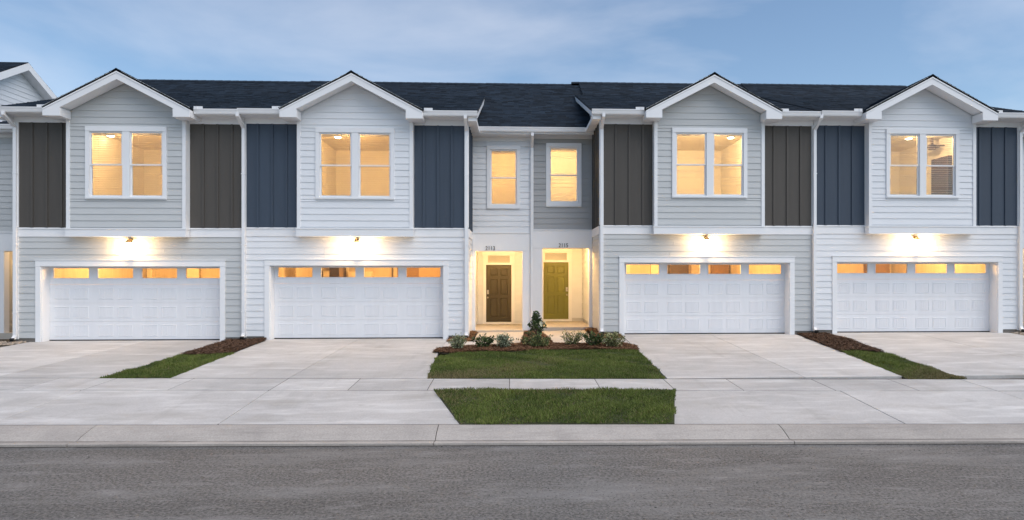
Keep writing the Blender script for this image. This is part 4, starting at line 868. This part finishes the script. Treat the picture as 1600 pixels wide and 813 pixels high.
for q in (-1, 1):
    shingles(NB, 1, (-12.2, q * 6.52, apx + .262 - 6.52 * sl_), (1, 0, 0), (0, -q, sl_), 12.57, 6.52 * math.sqrt(1 + sl_ ** 2), par=nr)
    MB().ring([(.362, 0, apx - .02), (.362, q * 6.5, apx - .02 - 6.5 * sl_), (.362, q * 6.5, apx + .24 - 6.5 * sl_), (.362, 0, apx + .24)], [(.39, 0, apx - .02), (.39, q * 6.5, apx - .02 - 6.5 * sl_), (.39, q * 6.5, apx + .24 - 6.5 * sl_), (.39, 0, apx + .24)]).build('rake_board', 'trim', NB, fix=True)
    MB().ring([(.022, 0, apx - .01), (.36, 0, apx - .01), (.36, q * 6.5, apx - .01 - 6.5 * sl_), (.022, q * 6.5, apx - .01 - 6.5 * sl_)], [(.022, 0, apx + .118), (.36, 0, apx + .118), (.36, q * 6.5, apx + .118 - 6.5 * sl_), (.022, q * 6.5, apx + .118 - 6.5 * sl_)]).build('rake_soffit', 'trim', NB, fix=True)
# ------------------------------------------------------------------ shrubs and the small tree
def shrub(name, label, X, Y, height, rad, nstem, nleaf, cols, ll=.035, lw=.016, shape='ball', seed=1, stemvis=.3, cat='shrub', zlift=.03):
    r = np.random.default_rng(seed); z0 = G(X, Y) + zlift
    T = empty(name, (X, Y, z0)); tag(T, label, cat, 'shrubs in the straw bed')
    tips = []; st = MB()
    for k in range(nstem):
        a = r.random() * 6.283; t = math.sqrt(r.random())
        if shape == 'ball': e = r.uniform(-.1, 1) * 1.45; rr = rad * r.uniform(.8, 1.05); tip = (rr * math.cos(e) * math.cos(a), rr * math.cos(e) * math.sin(a), height * .42 + height * .56 * math.sin(e) * r.uniform(.85, 1.08))
        elif shape == 'cone':
            h = height * (.12 + .88 * r.random() ** .9); rr = rad * (1.12 - h / height) * r.uniform(.5, 1.1); tip = (rr * math.cos(a), rr * math.sin(a), h)
        else: h = height * r.uniform(.55, 1.); rr = rad * t; tip = (rr * math.cos(a), rr * math.sin(a), h)
        b0 = (r.normal(0, .02), r.normal(0, .02), -.03) if shape != 'cone' else (0, 0, max(0., tip[2] - .12 - .5 * math.hypot(tip[0], tip[1])))
        mid = tuple(b0[i] * .5 + tip[i] * .5 + r.normal(0, .015) for i in range(3)); st.tube([b0, mid, tip], [.007, .005, .002], 5); tips.append((np.array(b0), np.array(mid), np.array(tip)))
    if shape == 'cone': st.tube([(0, 0, -.05), (.01, 0, height * .5), (0, .01, height)], [.02, .014, .004], 7)
    st.build('stems', 'stem', T)
    n = nleaf; V = np.empty((n, 4, 3)); Cc = np.empty((n, 3))
    cl = np.array(cols)
    for i in range(n):
        b0, md, tp = tips[r.integers(len(tips))]; t = r.uniform(stemvis, 1.05)
        p = (b0 + (md - b0) * t * 2) if t < .5 else (md + (tp - md) * (t - .5) * 2)
        p = p + r.normal(0, .022, 3)
        out_ = p - np.array([0, 0, height * .35]); out_ = out_ / (np.linalg.norm(out_) + 1e-6) + r.normal(0, .6, 3) + np.array([0, 0, .35]); out_ /= np.linalg.norm(out_)
        sd = np.cross(out_, r.normal(0, 1, 3)); sd /= np.linalg.norm(sd) + 1e-9; L = ll * r.uniform(.6, 1.3); w_ = lw * r.uniform(.7, 1.2)
        up = np.cross(sd, out_) * w_ * .35
        V[i, 0] = p; V[i, 1] = p + out_ * L * .5 + sd * w_ + up; V[i, 2] = p + out_ * L; V[i, 3] = p + out_ * L * .5 - sd * w_ + up
        Cc[i] = cl[r.integers(len(cl))] * r.uniform(.7, 1.25)
    V[:, :, 2] = np.maximum(V[:, :, 2], -.01)
    npmesh('foliage', V.reshape(-1, 3), np.arange(4 * n).reshape(-1, 4), np.repeat(Cc, 4, 0), 'leaf', T)
    return T
VAR = [(.14, .17, .06), (.10, .13, .05), (.36, .37, .2), (.44, .43, .25), (.2, .22, .1)]
PALE = [(.12, .16, .09), (.28, .33, .22), (.38, .42, .3), (.15, .19, .11), (.22, .26, .17)]
GRN = [(.04, .07, .02), (.06, .10, .028), (.085, .13, .04), (.03, .05, .018)]
YEL = [(.10, .13, .04), (.2, .22, .08), (.32, .3, .12), (.08, .11, .035)]
shrub('variegated_shrub', 'round pale variegated shrub nearest the left drive', -1.36, -2.15, .35, .23, 60, 1300, VAR + PALE, seed=1)
shrub('green_shrub', 'low spreading dark green shrub below the brown front door', -.74, -1.95, .30, .33, 18, 520, GRN, ll=.055, lw=.022, shape='vase', seed=2)
shrub('variegated_shrub', 'round silvery shrub beneath the right side of the brown front door', -.2, -1.98, .33, .25, 60, 1200, PALE, seed=3)
shrub('young_evergreen', 'tallest plant, a conical dark evergreen between the two front doors', .64, -1.5, .82, .44, 46, 1150, GRN + [(.03, .06, .02), (.1, .14, .06)], ll=.06, lw=.024, shape='cone', seed=4, cat='tree', stemvis=.25)
shrub('green_shrub', 'low yellowish bush at the foot of the conical evergreen', .66, -2.0, .27, .36, 45, 850, GRN + YEL, ll=.04, lw=.018, seed=5)
shrub('variegated_shrub', 'airy yellow green shrub below the olive front door', 1.55, -1.95, .36, .33, 45, 800, YEL + VAR, ll=.045, lw=.012, shape='vase', seed=6)
shrub('green_shrub', 'dark green shrub between the two yellowish shrubs on the right', 2.08, -2.12, .34, .32, 22, 650, GRN, ll=.055, lw=.022, shape='vase', seed=7)
shrub('variegated_shrub', 'round yellow edged shrub nearest the right drive', 2.60, -2.25, .38, .31, 60, 1300, YEL + VAR, seed=8)

# pale blossoms on the young evergreen's right shoulder
ev = bpy.data.objects['young_evergreen']; fb = MB(); rf_ = random.Random(2)
for k in range(7):
    x, y, z = .14 + rf_.gauss(0, .035), -.12 + rf_.gauss(0, .04), .58 + rf_.gauss(0, .06)
    for a in range(5):
        t = a * 1.2566; u = len(fb.v); c_, s_ = math.cos(t), math.sin(t)
        fb.v += [(x, y, z), (x + .022 * c_ - .01 * s_, y - .006, z + .022 * s_ + .01 * c_), (x + .034 * c_, y - .012, z + .034 * s_), (x + .022 * c_ + .01 * s_, y - .006, z + .022 * s_ - .01 * c_)]; fb.f.append((u, u + 1, u + 2, u + 3))
fb.c = [(.75, .72, .5)] * len(fb.v); fb.build('blossoms', 'leaf', ev)['kind'] = 'stuff'
